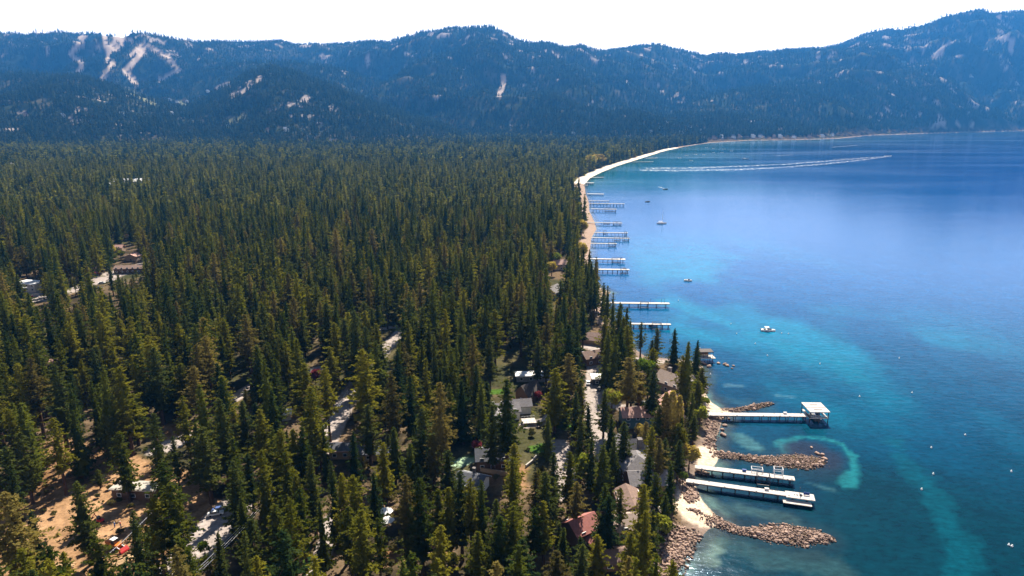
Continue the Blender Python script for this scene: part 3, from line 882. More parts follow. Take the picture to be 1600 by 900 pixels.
# ------------------------------------------------------------------ tree positions
# prominent conifers read from the photograph: top (u, v), foot row v, crown width factor, kind
HERO = [(10, 706, 826, 1.0, 'p'), (32, 684, 795, 1.0, 'p'), (50, 808, 912, .8, 'p'), (122, 763, 892, 1.1, 'p'), (84, 660, 781, 1.0, 'p'), (188, 682, 792, 1.1, 'p'),
        (240, 655, 797, .9, 'p'), (318, 676, 795, 1.35, 'p'), (268, 765, 925, 1.35, 'p'), (271, 690, 774, .7, 'p'), (364, 730, 862, .9, 'p'), (388, 716, 812, .8, 'p'),
        (391, 820, 940, 1.1, 'p'), (425, 675, 800, .9, 'f'), (446, 714, 846, .9, 'p'), (472, 674, 790, .9, 'p'), (485, 720, 850, .9, 'p'), (505, 672, 765, .6, 'f'),
        (519, 730, 862, .8, 'f'), (430, 798, 930, 1.2, 'p'), (551, 683, 770, .8, 'f'), (553, 754, 905, 1.2, 'p'), (534, 748, 890, .8, 'p'), (583, 748, 860, .8, 'p'),
        (615, 676, 765, 1.0, 'f'), (632, 752, 905, .9, 'p'), (656, 757, 908, 1.0, 'p'), (662, 680, 782, .9, 'p'), (675, 686, 792, 1.0, 'p'), (720, 745, 886, .9, 'p'),
        (735, 757, 890, .9, 'p'), (590, 820, 935, .9, 'p'), (752, 760, 893, .9, 'f'), (775, 787, 900, .8, 'p'), (802, 790, 880, .9, 'p'), (815, 852, 960, 1.2, 'p'),
        (838, 744, 850, .8, 'p'), (865, 716, 822, .9, 'p'), (889, 714, 812, .9, 'p'), (942, 704, 792, 1.1, 'f'), (951, 781, 880, 1.1, 'p'), (880, 830, 905, .8, 'f'),
        (908, 845, 930, .8, 'p'), (932, 841, 920, .9, 'p'), (985, 836, 935, 1.0, 'p'), (1006, 762, 882, 1.0, 'p'), (1019, 672, 762, .9, 'p'), (1048, 734, 806, .8, 'f'),
        (857, 655, 725, .75, 'f'), (345, 597, 712, 1.0, 'p'), (298, 547, 640, 1.1, 'f'), (165, 622, 712, 1.0, 'p'), (401, 545, 640, 1.5, 'f'), (566, 552, 705, 1.5, 'p'),
        (508, 578, 700, 1.0, 'p'), (485, 606, 705, 1.0, 'p'), (610, 613, 694, 1.0, 'p'), (645, 592, 695, 1.1, 'p'), (654, 556, 622, .8, 'f'), (688, 580, 660, .8, 'f'),
        (702, 606, 700, 1.0, 'f'), (722, 600, 700, 1.1, 'f'), (697, 540, 620, 1.1, 'p'), (724, 540, 622, 1.1, 'p'), (912, 487, 548, .9, 'p'), (792, 600, 742, 1.25, 'p'),
        (867, 582, 690, 1.35, 'p'), (840, 533, 612, 1.0, 'p'), (908, 600, 668, 1.0, 'p'), (879, 545, 615, .9, 'p'), (765, 530, 615, 1.0, 'p'), (983, 564, 668, 1.4, 'p'),
        (1021, 584, 672, 1.1, 'p'), (1026, 517, 574, 1.0, 'p'), (1055, 517, 574, 1.0, 'f'), (1076, 538, 640, .9, 'f'), (1090, 533, 592, .9, 'f'), (1003, 504, 560, 1.0, 'p'),
        (945, 497, 572, 1.0, 'p'), (958, 480, 560, .9, 'f'), (968, 485, 575, .9, 'p'), (950, 520, 610, 1.0, 'f'), (975, 500, 580, .9, 'p'), (985, 505, 580, .9, 'f'),
        (962, 530, 625, 1.0, 'f'), (900, 618, 700, .9, 'p'), (920, 640, 718, .9, 'p'), (1010, 664, 725, .7, 'p'), (1085, 652, 700, .8, 'p'), (1074, 630, 668, .8, 'p'),
        (945, 615, 690, .9, 'p'), (1030, 690, 776, .9, 'p'), (960, 690, 770, .8, 'f'), (925, 690, 775, .8, 'f'), (907, 655, 740, .9, 'p'),
        (1062, 690, 752, .8, 'p'), (1040, 776, 832, .8, 'f'), (900, 760, 850, .8, 'p'), (970, 770, 850, .7, 'p'), (770, 640, 745, 1.0, 'p'), (640, 800, 910, .9, 'p'),
        (700, 770, 892, 1.0, 'p'), (850, 790, 890, .9, 'p'), (835, 800, 900, 1.0, 'p'), (870, 868, 960, 1.0, 'p'), (745, 840, 950, 1.0, 'p'), (470, 770, 900, 1.0, 'p'),
        (500, 790, 905, .7, 'f'), (545, 800, 935, 1.0, 'p'), (690, 830, 950, 1.0, 'p'), (150, 850, 985, 1.2, 'p'), (340, 840, 950, .7, 'p'), (1020, 800, 880, .8, 'p'), (1015, 720, 800, .8, 'p'), (862, 752, 850, 1.0, 'p'), (805, 700, 790, 1.0, 'p'), (700, 712, 815, 1.1, 'p'), (945, 765, 862, 1.0, 'f'), (600, 700, 800, .9, 'p'), (640, 700, 800, 1.0, 'f'), (780, 815, 930, 1.1, 'p'), (685, 775, 880, 1.0, 'p'), (1040, 690, 765, .9, 'p'), (1025, 745, 825, .9, 'p'), (975, 665, 745, 1.0, 'p'), (955, 655, 735, 1.0, 'f'), (575, 640, 735, 1.1, 'p'), (1000, 590, 660, .9, 'p'), (1068, 560, 640, 1.0, 'p')]
TREES = []            # x, y, h, r, kind, hero
for u, v0, v1, wf, kd in HERO:
    x, y, _ = G(u, v1)
    k = (450 - v0) / F
    h = HC + y * (-SP + k * CP) / (CP + k * SP)
    d = y * CP + (HC - h) * SP
    x = (u - 800) / F * d
    h = min(max(h, 10), 42)
    TREES.append([x, y, h, 5.5 * wf * (0.6 + 0.4 * h / 30), kd, 1])

# open ground: nothing random within these
CLEAR = [stroke(l, w) for l, w in [
    ([(20, 850), (90, 830), (130, 860), (60, 900), (0, 930)], 13), ([(150, 800), (240, 800)], 10), ([(180, 850), (230, 860)], 9), ([(215, 775), (216, 776)], 10),
    ([(20, 815), (75, 770)], 6), ([(330, 850), (360, 825)], 6), ([(300, 780), (340, 790)], 5), ([(265, 690), (290, 700)], 6),
    ([(510, 868), (500, 900)], 4), ([(925, 560), (928, 585), (926, 620), (928, 660)], 6.5), ([(505, 712), (532, 655), (545, 625)], 4), ([(600, 552), (630, 520)], 5),
    ([(45, 447), (10, 465)], 11), ([(155, 445), (215, 422)], 9), ([(110, 460), (150, 445)], 5), ([(205, 398), (190, 388)], 7), ([(200, 285), (215, 282)], 22),
    ([(880, 730), (884, 760), (870, 700)], 5), ([(722, 730), (760, 752), (800, 760)], 9), ([(815, 740), (822, 715)], 5), ([(780, 640), (810, 650)], 10), ([(825, 670), (850, 668)], 5),
    ([(990, 708), (998, 742)], 8), ([(985, 785), (985, 815)], 6.5), ([(908, 825), (908, 826)], 7), ([(962, 862), (964, 864)], 6), ([(1052, 598), (1046, 640)], 9), ([(1000, 665), (1001, 660)], 7),
    ([(1000, 568), (1070, 566)], 6), ([(930, 525), (928, 520)], 9), ([(876, 405), (877, 406)], 9), ([(865, 440), (866, 448)], 9), ([(540, 705), (590, 705)], 7), ([(490, 578), (497, 580)], 6),
    ([(608, 815), (650, 880)], 4), ([(725, 728), (722, 732)], 6), ([(840, 707), (846, 706)], 5)]]
# pictures of things that must stay in sight past the nearer trees: (u, v, radius px)
SEE = [(993, 703, 9), (988, 735, 12), (905, 822, 17), (985, 785, 13), (985, 812, 13), (962, 855, 8), (1052, 597, 16), (1048, 636, 12), (925, 555, 12), (927, 575, 9), (930, 610, 10), (930, 640, 10),
       (48, 448, 9), (60, 473, 5), (195, 432, 10), (160, 447, 7), (212, 420, 8), (185, 388, 3), (206, 393, 4), (120, 470, 4), (215, 775, 25), (180, 860, 22), (80, 830, 25), (110, 860, 20), (150, 800, 18), (340, 840, 18),
       (505, 868, 10), (740, 748, 14), (775, 754, 14), (725, 728, 10), (820, 738, 9), (840, 707, 8), (785, 632, 11), (820, 660, 7), (830, 670, 10), (840, 610, 5), (800, 585, 6), (540, 698, 8), (600, 770, 7), (575, 700, 6),
       (875, 730, 8), (612, 535, 12), (530, 645, 10), (525, 660, 8), (1000, 560, 10), (1040, 561, 8), (932, 522, 8), (876, 405, 5), (867, 443, 8), (605, 812, 8), (1022, 797, 7), (1032, 815, 8), (960, 866, 6),
       (1000, 655, 12), (375, 620, 8), (490, 578, 9), (265, 690, 12), (60, 790, 14), (225, 745, 8), (205, 283, 10), (940, 635, 4), (1090, 700, 10), (1075, 745, 8), (1060, 800, 12), (1045, 860, 12), (700, 880, 10), (1115, 640, 9), (1105, 665, 7)]
SEE = np.array(SEE, float)
HX = np.array([(t[0], t[1]) for t in TREES]); HRr = np.array([t[3] for t in TREES])

def jitter(xmin, xmax, ymin, ymax, sp, seed):
    g = np.random.default_rng(seed)
    nx, ny = int((xmax - xmin) / sp), int((ymax - ymin) / sp)
    gx, gy = np.meshgrid(np.arange(nx), np.arange(ny))
    px = xmin + (gx + (gy % 2) * .5 + g.uniform(-.42, .42, gx.shape)) * sp
    py = ymin + (gy + g.uniform(-.42, .42, gx.shape)) * sp
    return px.ravel(), py.ravel()

def blocks(x, y, h, r):
    ut, vt, dt = proj(x, y, np.maximum(h, 1)); ub, vb, db = proj(x, y, 0 * x)
    bad = np.zeros(x.shape, bool)
    for u, v, rad in SEE:
        f = np.clip((v + rad * .5 - vt) / (vb - vt + 1e-6), 0, 1)
        hw = r * F / db * f ** .8
        uc = ut + (ub - ut) * f
        bad |= (v + rad * .6 > vt) & (v - rad * .3 < vb - 2) & (np.abs(u - uc) < hw + rad * .8)
    return bad

pts = []
g0 = np.random.default_rng(99)
# near woods
px, py = jitter(-420, 130, 105, 520, 8.2, 1)
sdp = shore_sd(px, py)
dens = fbm(px, py, 45, 3, 300)
ok = (sdp > 3.5) & (np.abs(px) < .80 * (py + 12) + 12) & (g0.uniform(0, 1, px.shape) < np.where(py < 260, 0.93, 0.97) - (dens < .38) * .35)
for ch in CLEAR: ok &= tapered(px, py, ch) > 1.0
px, py = px[ok], py[ok]
for P in BEACH: pok = ~inside(px, py, P); px, py = px[pok], py[pok]
hh = np.clip(g0.normal(27, 5.5, px.shape), 13, 38)
ub_, vb_, _d = proj(px, py, 0 * px)
hh = np.where((ub_ > 985) & (vb_ > 540) & (vb_ < 725), np.minimum(hh, 11 + 7 * g0.uniform(0, 1, px.shape)), hh)
hh = np.where((ub_ > 905) & (vb_ > 440) & (vb_ < 560), np.minimum(hh, 24), hh); rr_ = g0.uniform(.75, 1.2, px.shape) * (2.7 + 3.6 * hh / 30)
low = g0.uniform(0, 1, px.shape) < .14; hh = np.where(low, g0.uniform(7, 14, px.shape), hh); rr_ = np.where(low, 2.4, rr_)
ok = ~blocks(px, py, hh, rr_)
dh = np.min(np.hypot(px[:, None] - HX[None, :, 0], py[:, None] - HX[None, :, 1]) - HRr[None, :] * .7, 1)
ok &= dh > 1.6
kd = g0.uniform(0, 1, px.shape)
for a in np.where(ok)[0]:
    TREES.append([px[a], py[a], hh[a], rr_[a], 'p' if kd[a] < .62 else ('f' if kd[a] < .84 else 's'), 0])
TREES.sort(key=lambda t: t[1] + 0.0)
def in_view(t):
    ut, vt, d = proj(t[0], t[1], t[2] * .75)
    return -15 < ut < 1615 and vt < 905
vis = [t for t in TREES if in_view(t)]
NEAR, REST = [], [t for t in TREES if not in_view(t)]
cnt = {'p': 0, 'f': 0, 's': 0}
LIM = {'p': 290, 'f': 120, 's': 60}
for t in vis:
    if cnt[t[4]] < LIM[t[4]]: cnt[t[4]] += 1; NEAR.append(t)
    else: REST.append(t)

def vec_tint(): pass
FP, FI, FR, FS = [], [], [], []
def put(x, y, z, idx, rot, sx, sz):
    FP.append(np.stack([x, y, z], 1)); FI.append(idx); FR.append(rot); FS.append(np.stack([sx, sx, sz], 1))
g1 = np.random.default_rng(7)
if REST:
    A = np.array([[t[0], t[1], t[2], t[3]] for t in REST]); kk = [t[4] for t in REST]
    idx = np.array([g1.integers(0, 5) if k == 'p' else (5 + g1.integers(0, 3) if k == 'f' else 8 + g1.integers(0, 2)) for k in kk])
    put(A[:, 0], A[:, 1], terrain_z(A[:, 0], A[:, 1]) - .3, idx, g1.uniform(0, 6.28, len(A)), A[:, 3] / 4.4, A[:, 2] / 30)
# middle and far woods, then the slopes
def band(y0, y1, sp, lod, seed, hm_, mountain=False):
    px, py = jitter(-.82 * y1 - 60, (.85 * y1 if mountain else .16 * y1 + 200), y0, y1, sp, seed)
    lim = .82 * py + 60
    ok = (np.abs(px) < lim)
    px, py = px[ok], py[ok]
    sdp = shore_sd(px, py)
    ok = sdp > np.where((py > 1000) & (py < 2700), 22, 13) + (fbm(px, py, 40, 2, 5) - .5) * 10
    g = np.random.default_rng(seed + 50)
    ok &= g.uniform(0, 1, px.shape) < .93
    if y0 < 700:
        for ch in CLEAR: ok &= tapered(px, py, ch) > 1.0
    px, py, sdp = px[ok], py[ok], sdp[ok]
    z, mt = terrain_z(px, py, sdp, True)
    mt = np.maximum(mt, 0) * sstep(0, 120, sdp); z = z - np.where(sdp < 120, np.maximum(mt, 0) * 0, 0)
    _, bare = ground_colour(px, py, z, sdp, mt)
    ok = (g.uniform(0, 1, px.shape) > bare * .97) & ((mt > 8) == mountain)
    if mountain:
        thin = sstep(.5, .68, fbm(px, py, 300, 4, 555)) * .55
        ok &= g.uniform(0, 1, px.shape) > thin
    px, py, z = px[ok], py[ok], z[ok]
    h = np.clip(g.normal(hm_, hm_ * .24, px.shape), hm_ * .45, hm_ * 1.45) * (.85 + .3 * fbm(px, py, 90, 2, 610)); r = g.uniform(.8, 1.25, px.shape) * ((3.9 + 3.6 * h / 30) if y0 > 700 else (2.9 + 3.4 * h / 30))
    if y0 < 700:
        b = ~blocks(px, py, h, r); px, py, z, h, r = px[b], py[b], z[b], h[b], r[b]
    if lod == 0:
        kd = g.uniform(0, 1, px.shape)
        idx = np.where(kd < .5, np.minimum(g.integers(0, 9, px.shape) // 2, 4), np.where(kd < .82, 5 + g.integers(0, 3, px.shape), 8 + g.integers(0, 2, px.shape)))
    elif lod == 1: idx = 10 + g.integers(0, 6, px.shape)
    else: idx = np.where(g.uniform(0, 1, px.shape) < (1.0 if mountain else (.75 if y0 > 2000 else .35)), 19, 16) + g.integers(0, 3, px.shape)
    put(px, py, z - .5, idx, g.uniform(0, 6.28, px.shape), r / 4.4, h / 30)
band(520, 760, 10.0, 0, 21, 26)
band(760, 1500, 12.5, 1, 22, 25)
band(1500, 2300, 14, 2, 23, 25)
band(2300, 4300, 15, 2, 24, 26)
band(2200, 4000, 17, 2, 25, 25, True)
band(4000, 5600, 21, 2, 26, 26, True)
band(5600, 8700, 27, 2, 27, 27, True)
P_ = np.vstack(FP); I_ = np.concatenate(FI); R_ = np.concatenate(FR); S_ = np.vstack(FS)
print('forest points', len(P_), 'individual trees', len(NEAR))
me = bpy.data.meshes.new('forest')
me.vertices.add(len(P_)); me.vertices.foreach_set('co', P_.astype(np.float32).ravel())
a = me.attributes.new('idx', 'INT', 'POINT'); a.data.foreach_set('value', I_.astype(np.int32))
a = me.attributes.new('rot', 'FLOAT', 'POINT'); a.data.foreach_set('value', R_.astype(np.float32))
a = me.attributes.new('scl', 'FLOAT_VECTOR', 'POINT'); a.data.foreach_set('vector', S_.astype(np.float32).ravel())
fo = link('forest', me); tag(fo, kind='stuff')
ng = bpy.data.node_groups.new('scatter_conifers', 'GeometryNodeTree')
ng.interface.new_socket('Geometry', in_out='INPUT', socket_type='NodeSocketGeometry')
ng.interface.new_socket('Geometry', in_out='OUTPUT', socket_type='NodeSocketGeometry')
N, L = ng.nodes, ng.links
gi, go = N.new('NodeGroupInput'), N.new('NodeGroupOutput')
ip = N.new('GeometryNodeInstanceOnPoints')
ci = N.new('GeometryNodeCollectionInfo'); ci.inputs['Collection'].default_value = SRC; ci.inputs['Separate Children'].default_value = True; ci.inputs['Reset Children'].default_value = True
def named(t, nm):
    q = N.new('GeometryNodeInputNamedAttribute'); q.data_type = t; q.inputs['Name'].default_value = nm; return q
na, nb_, nc_ = named('INT', 'idx'), named('FLOAT', 'rot'), named('FLOAT_VECTOR', 'scl')
cx = N.new('ShaderNodeCombineXYZ')
L.new(gi.outputs[0], ip.inputs['Points']); L.new(ci.outputs[0], ip.inputs['Instance'])
ip.inputs['Pick Instance'].default_value = True
L.new(na.outputs['Attribute'], ip.inputs['Instance Index']); L.new(nb_.outputs['Attribute'], cx.inputs[2])
L.new(cx.outputs[0], ip.inputs['Rotation']); L.new(nc_.outputs['Attribute'], ip.inputs['Scale'])
L.new(ip.outputs[0], go.inputs[0])
md = fo.modifiers.new('scatter', 'NODES'); md.node_group = ng

#@@TREES@@
for t in NEAR:
    x, y, h, r, kd, hero = t
    src = random.choice({'p': PINES, 'f': FIRS, 's': SLIMS}[kd])
    nm = {'p': 'pine_tree', 'f': 'fir_tree', 's': 'slender_conifer'}[kd]
    o = empty(nm, (x, y, tz(x, y) - .25), random.uniform(0, 6.28))
    o.scale = (r / 4.4, r / 4.4, h / 30)
    c1 = link('trunk', src[1], o); c2 = link('crown', src[0], o)
    t.append(o)
# ------------------------------------------------------------------ houses
LANDMARKS = []          # (phrase, x, y)
def roof_mesh(mb, cx, cy, L, Wd, z0, rise, typ, rz, ov=0.6, th=0.22):
    ca, sa = math.cos(rz), math.sin(rz)
    def P(x, y, z): return (cx + x * ca - y * sa, cy + x * sa + y * ca, z)
    a, b = L / 2 + ov, Wd / 2 + ov
    drop = rise * ov / (Wd / 2)
    zl = z0 - drop
    if typ == 'flat':
        mb.box((cx, cy, z0 + .2), (L + 2 * ov, Wd + 2 * ov, .4), rz)
        mb.box((cx, cy, z0 + .46), (L + 2 * ov - .8, Wd + 2 * ov - .8, .1), rz)
        return
    inset = 0 if typ == 'gable' else min(b, a * .75)
    r0, r1 = P(-a + inset, 0, z0 + rise), P(a - inset, 0, z0 + rise)
    low = [P(-a, -b, zl), P(a, -b, zl), P(a, b, zl), P(-a, b, zl)]
    def v(p, dz=0): return mb.bm.verts.new((p[0], p[1], p[2] + dz))
    top = [v(p) for p in low] + [v(r0), v(r1)]
    bot = [v(p, -th) for p in low] + [v(r0, -th), v(r1, -th)]
    f = mb.bm.faces.new
    f((top[0], top[1], top[5], top[4])); f((top[2], top[3], top[4], top[5]))
    f((bot[4], bot[5], bot[1], bot[0])); f((bot[5], bot[4], bot[3], bot[2]))
    if typ == 'gable':
        for i, j in ((1, 5), (5, 2), (3, 4), (4, 0), (0, 1), (2, 3)): f((top[i], bot[i], bot[j], top[j]))
    else:
        f((top[1], top[2], top[5])); f((top[3], top[0], top[4]))
        f((bot[2], bot[1], bot[5])); f((bot[0], bot[3], bot[4]))
        for i in range(4): f((top[i], bot[i], bot[(i + 1) % 4], top[(i + 1) % 4]))

def house(label, cat, u, v, rot, wings, wall, roof, chim=None, door=True, extra=None, short=None, zref=5.0, nm='house', trim=None):
    x, y, _ = G(u, v, zref)
    z = tz(x, y)
    rot = R(rot)
    o = empty(nm, (x, y, z), rot, label, cat)
    mw, mr_ = MB(), MB()
    wins = []
    for (cx, cy, L, Wd, hw, rise, typ, rz) in wings:
        rz = R(rz)
        mw.box((cx, cy, hw / 2 - .6), (L, Wd, hw + 1.2), rz)
        ca, sa = math.cos(rz), math.sin(rz)
        if typ == 'gable':
            for s in (-1, 1):
                pts = [(s * (L / 2 - .05), -Wd / 2, hw), (s * (L / 2 - .05), Wd / 2, hw), (s * (L / 2 - .05), 0, hw + rise - .3)]
                q = [(cx + a * ca - b * sa, cy + a * sa + b * ca, c) for a, b, c in pts]
                q2 = [(cx + (a - s * .2) * ca - b * sa, cy + (a - s * .2) * sa + b * ca, c) for a, b, c in pts]
                A = [mw.bm.verts.new(p) for p in q]; B = [mw.bm.verts.new(p) for p in q2]
                mw.bm.faces.new(A); mw.bm.faces.new(B[::-1])
                for i in range(3): mw.bm.faces.new((A[i], A[(i + 1) % 3], B[(i + 1) % 3], B[i]))
        roof_mesh(mr_, cx, cy, L, Wd, hw, rise, typ, rz)
        n = max(1, int(L // 3.6))
        for s in (-1, 1):
            for i in range(n):
                lx = (i + .5) / n * L - L / 2
                for lev in range(1 if hw < 4 else 2):
                    wins.append((cx + lx * ca - s * (Wd / 2 + .03) * -sa * -1, cy + lx * sa + s * (Wd / 2 + .03) * ca, 1.6 + 2.6 * lev, rz, s, lx, Wd))
    mw.build('wall', wall, o)
    rr = mr_.build('roof', roof, o)
    wb = 0
    for (wx, wy, wz, rz, s, lx, Wd) in wins[:14]:
        ca, sa = math.cos(rz), math.sin(rz)
        cx, cy = [w for w in wings if R(w[7]) == rz][0][:2]
        px_, py_ = cx + lx * ca - s * (Wd / 2 + .02) * sa, cy + lx * sa + s * (Wd / 2 + .02) * ca
        g = MB(); g.box((px_, py_, wz), (1.2, .08, 1.1), rz); w = g.build('window', M['glass'], o)
        fr = MB()
        for dx, dz, sx_, sz_ in ((0, .6, 1.44, .12), (0, -.6, 1.44, .12), (-.66, 0, .12, 1.08), (.66, 0, .12, 1.08)):
            fr.box((px_ + dx * ca, py_ + dx * sa, wz + dz), (sx_, .14, sz_), rz)
        fr.build('frame', M['white'], w)
    if door:
        cx, cy, L, Wd, hw, rise, typ, rz = wings[0]; rz = R(rz); ca, sa = math.cos(rz), math.sin(rz)
        lx = -L / 2 - .03
        g = MB(); g.box((cx + lx * ca, cy + lx * sa, 1.05), (.1, 1.0, 2.1), rz); dd = g.build('door', M['wood_wall'], o)
        g = MB(); g.ball((cx + (lx - .08) * ca - .35 * -sa * -1, cy + (lx - .08) * sa + .35 * ca, 1.0), .06); g.build('handle', M['steel'], dd)
    for (cx, cy, zt, w_, d_) in (chim or []):
        g = MB(); g.box((cx, cy, zt - 1.6), (w_, d_, 3.2), 0, .05); g.box((cx, cy, zt + .08), (w_ + .25, d_ + .25, .18)); g.build('chimney', M['stone'], rr)
    if extra: extra(o, rr)
    if trim:
        g = MB()
        cx, cy, L, Wd, hw, rise, typ, rz = wings[0]
        for s in (-1, 1):
            g.box((cx, cy + s * (Wd / 2 + .68), hw - rise * .6 / (Wd / 2) - .1), (L + 1.3, .14, .34))
        g.build('fascia', trim, o)
    if short: LANDMARKS.append((short, x, y))
    return o

def deckpart(x, y, sx_, sy_, z, mat):
    def f(o, rr):
        g = MB(); g.box((x, y, z), (sx_, sy_, .2))
        for a in (-1, 1):
            for b_ in (-1, 1): g.tube((x + a * sx_ * .46, y + b_ * sy_ * .46, -1.2), (x + a * sx_ * .46, y + b_ * sy_ * .46, z), .1)
        d = g.build('deck', mat, o)
        g = MB()
        for a in (-1, 1):
            g.tube((x - sx_ / 2, y + a * sy_ / 2, z + 1), (x + sx_ / 2, y + a * sy_ / 2, z + 1), .05)
            for i in range(5):
                xx = x - sx_ / 2 + sx_ * i / 4
                g.tube((xx, y + a * sy_ / 2, z), (xx, y + a * sy_ / 2, z + 1), .04)
        g.build('railing', M['white'], d)
    return f
def skylights(o, rr):
    for k, (a, b_) in enumerate(((-1.4, 1.0), (1.4, 1.0))):
        g = MB(); g.box((a, -2.4, 4.85), (1.9, 1.3, .12), 0, 0, (R(24), 0)); g.build('solar_panel', M['solar'], rr)

house('large grey shingled hip roofed house with dark stone chimney beside the two slanting piers', 'house', 994, 727, 4,
      [(0, 0, 13, 11, 5.6, 2.8, 'hip', 90), (0.8, -10.5, 12, 9, 5.2, 2.4, 'gable', 0), (1, 9, 11, 8, 5.6, 3.4, 'hip', 0), (-2.2, 14, 6, 5, 5.0, 2.2, 'gable', 90)],
      M['wood_wall'], M['grey_roof'], chim=[(2.6, 6.2, 10.2, 1.5, 1.9)], short='big grey roofed house')
house('tan shingled gable house on the lakeside point with dark chimney', 'house', 1052, 597, -52, [(0, 0, 14, 10, 4.2, 3.4, 'gable', 0), (3, 5, 7, 6, 4.0, 2.4, 'gable', 90)], M['tan_wall'], M['tan_roof'],
      chim=[(-4, 2.2, 8.6, 1.3, 1.3)], short='tan gable house')
house('pinkish brown gabled house behind the yellow poplars', 'house', 1048, 641, 82, [(0, 0, 11, 8.5, 6.5, 3.2, 'gable', 0), (-6, -3, 6, 5, 4, 2, 'gable', 0)], M['tan_wall'], M['pink_roof'], short='pink roofed house')
house('small red roofed cabin among the pines near the bottom shore', 'house', 908, 826, 34, [(0, 0, 8.5, 7.5, 4.6, 2.5, 'gable', 0), (0.6, -4.8, 4.2, 4.0, 2.9, 1.2, 'gable', 90)], M['wood_wall'], M['red_roof'], short='red roofed cabin')
house('brown shingled long house south of the big grey roofed house', 'house', 984, 786, 3, [(0, 0, 12, 7, 4.4, 1.8, 'gable', 90), (-.5, -4, 7, 6, 4.2, 1.6, 'gable', 0)], M['tan_wall'], M['brown_roof'], short='long brown roofed house')
house('brown hip roofed house with two blue solar panels on the roof', 'house', 984, 817, 8, [(0, 0, 10, 9, 4.2, 2.2, 'hip', 0), (8, 5, 5, 5, 4.4, 1.6, 'gable', 90)], M['tan_wall'], M['tan_roof'],
      extra=lambda o, rr: (skylights(o, rr), deckpart(9.2, 0, 3.4, 6, 2.6, M['deck'])(o, rr)), short='solar panel house')
house('low brown shed roofed cottage at the bottom beside the rocky shore', 'house', 961, 862, 6, [(0, 0, 8.5, 6.5, 3.0, 1.6, 'gable', 0)], M['wood_wall'], M['brown_roof'], short='bottom brown cottage')
house('grey many winged house with a white side terrace in the middle woods', 'house', 787, 638, 8, [(0, 0, 12, 8, 4.0, 2.0, 'gable', 0), (-3.5, -7, 8, 7, 3.6, 1.8, 'gable', 90), (7, 4, 9, 6, 3.8, 1.8, 'gable', 0)], M['white_wall'], M['grey_roof'],
      extra=deckpart(9, -8, 5.5, 4.5, 1.2, M['deck']), short='grey winged house')
house('dark slate roofed house with white eaves near the pale green court', 'house', 737, 750, -22, [(0, 0, 9, 7.5, 3.6, 1.9, 'gable', 0)], M['white_wall'], M['slate_roof'], trim=M['white'], chim=[(0, 2, 6.4, .9, .9)], short='slate roofed house')
house('dark grey roofed house half hidden under the tallest middle pine', 'house', 769, 714, 5, [(0, 0, 11, 8, 4.2, 2.4, 'gable', 0)], M['wood_wall'], M['slate_roof'], short='dark roofed house')
house('steep grey gable cabin in the shade behind the grey winged house', 'house', 826, 611, 48, [(0, 0, 9, 7, 3.8, 3.4, 'gable', 0)], M['wood_wall'], M['dark_roof'])
house('low white flat roofed carport in the middle woods', 'carport', 829, 584, 3, [(0, 0, 13, 5, 2.8, .4, 'flat', 0)], M['grey_wall'], M['white'], door=False, nm='carport')
house('blue green walled house under a pink brown roof left of the poplars', 'house', 1000, 650, 4, [(0, 0, 15, 8, 5.2, 2.2, 'gable', 0)], M['teal_wall'], M['pink_roof'], short='blue green house')
house('dark brown roofed house at the far end of the pale driveway', 'house', 924, 556, 24, [(0, 0, 10, 8, 4.2, 2.2, 'gable', 0), (6.5, 3, 6, 5, 3.6, 1.6, 'gable', 0)], M['wood_wall'], M['brown_roof'], short='dark brown driveway house')
house('pale flat roofed garage with dark front on the pale driveway', 'garage', 938, 588, 2, [(0, 0, 7.5, 6, 3.0, .5, 'flat', 0)], M['steel'], M['offwhite'], short='flat roofed garage', nm='garage')
house('long brown roofed lodge above the pale driveway close to the lake', 'house', 928, 523, -24, [(0, 0, 17, 5, 3.6, 1.2, 'gable', 0), (0, -6, 15, 4, 3.2, 1.0, 'gable', 0)], M['tan_wall'], M['brown_roof'], short='long brown lodge')
house('small pink roofed cottage near the shoreline above the lime trees', 'house', 876, 406, 4, [(0, 0, 11, 9, 5.0, 2.6, 'gable', 0)], M['tan_wall'], M['pink_roof'], zref=9)
house('grey roofed chalet with a white gable in the upper woods', 'house', 864, 447, 60, [(0, 0, 12, 9, 5.0, 3.2, 'gable', 0), (2, -8, 8, 6, 4.0, 2.4, 'gable', 0)], M['grey_wall'], M['grey_roof'], zref=9)
house('dark slate house with pink end wall in the lower middle woods', 'house', 541, 699, 3, [(0, 0, 11, 6, 3.6, 1.4, 'gable', 0)], M['tan_wall'], M['slate_roof'], trim=M['pink_roof'], short='slate and pink house')
house('slate roofed annex with an orange wooden wall beside the slate and pink house', 'house', 588, 702, 3, [(0, 0, 10, 6, 3.2, 1.2, 'gable', 0)], M['tan_wall'], M['slate_roof'])
house('green grey roofed cabin beside the plum coloured tree', 'house', 488, 578, 30, [(0, 0, 9, 5, 3.2, 1.3, 'gable', 0)], M['grey_wall'], M['grey_roof'], trim=M['white'], short='plum tree cabin')
house('white flat roofed store at the left edge parking area', 'store', 48, 446, -14, [(0, 0, 18, 10, 5.0, .5, 'flat', 0)], M['white_wall'], M['white'], short='white flat roofed store', nm='store')
house('long dark walled shop with a pale flat roof cut by the left photo edge', 'store', 6, 458, -14, [(0, 0, 22, 14, 5.5, .5, 'flat', 0)], M['wood_wall'], M['offwhite'], nm='store')
house('dark brown roofed service station beside the upper left parking lot', 'store', 207, 419, 6, [(0, 0, 24, 9, 4.0, 1.6, 'gable', 0)], M['wood_wall'], M['brown_roof'], short='service station', nm='store')
house('pink roofed cottage directly behind the service station', 'house', 207, 396, 5, [(0, 0, 9, 9, 4.2, 2.2, 'gable', 90)], M['tan_wall'], M['pink_roof'], zref=8)
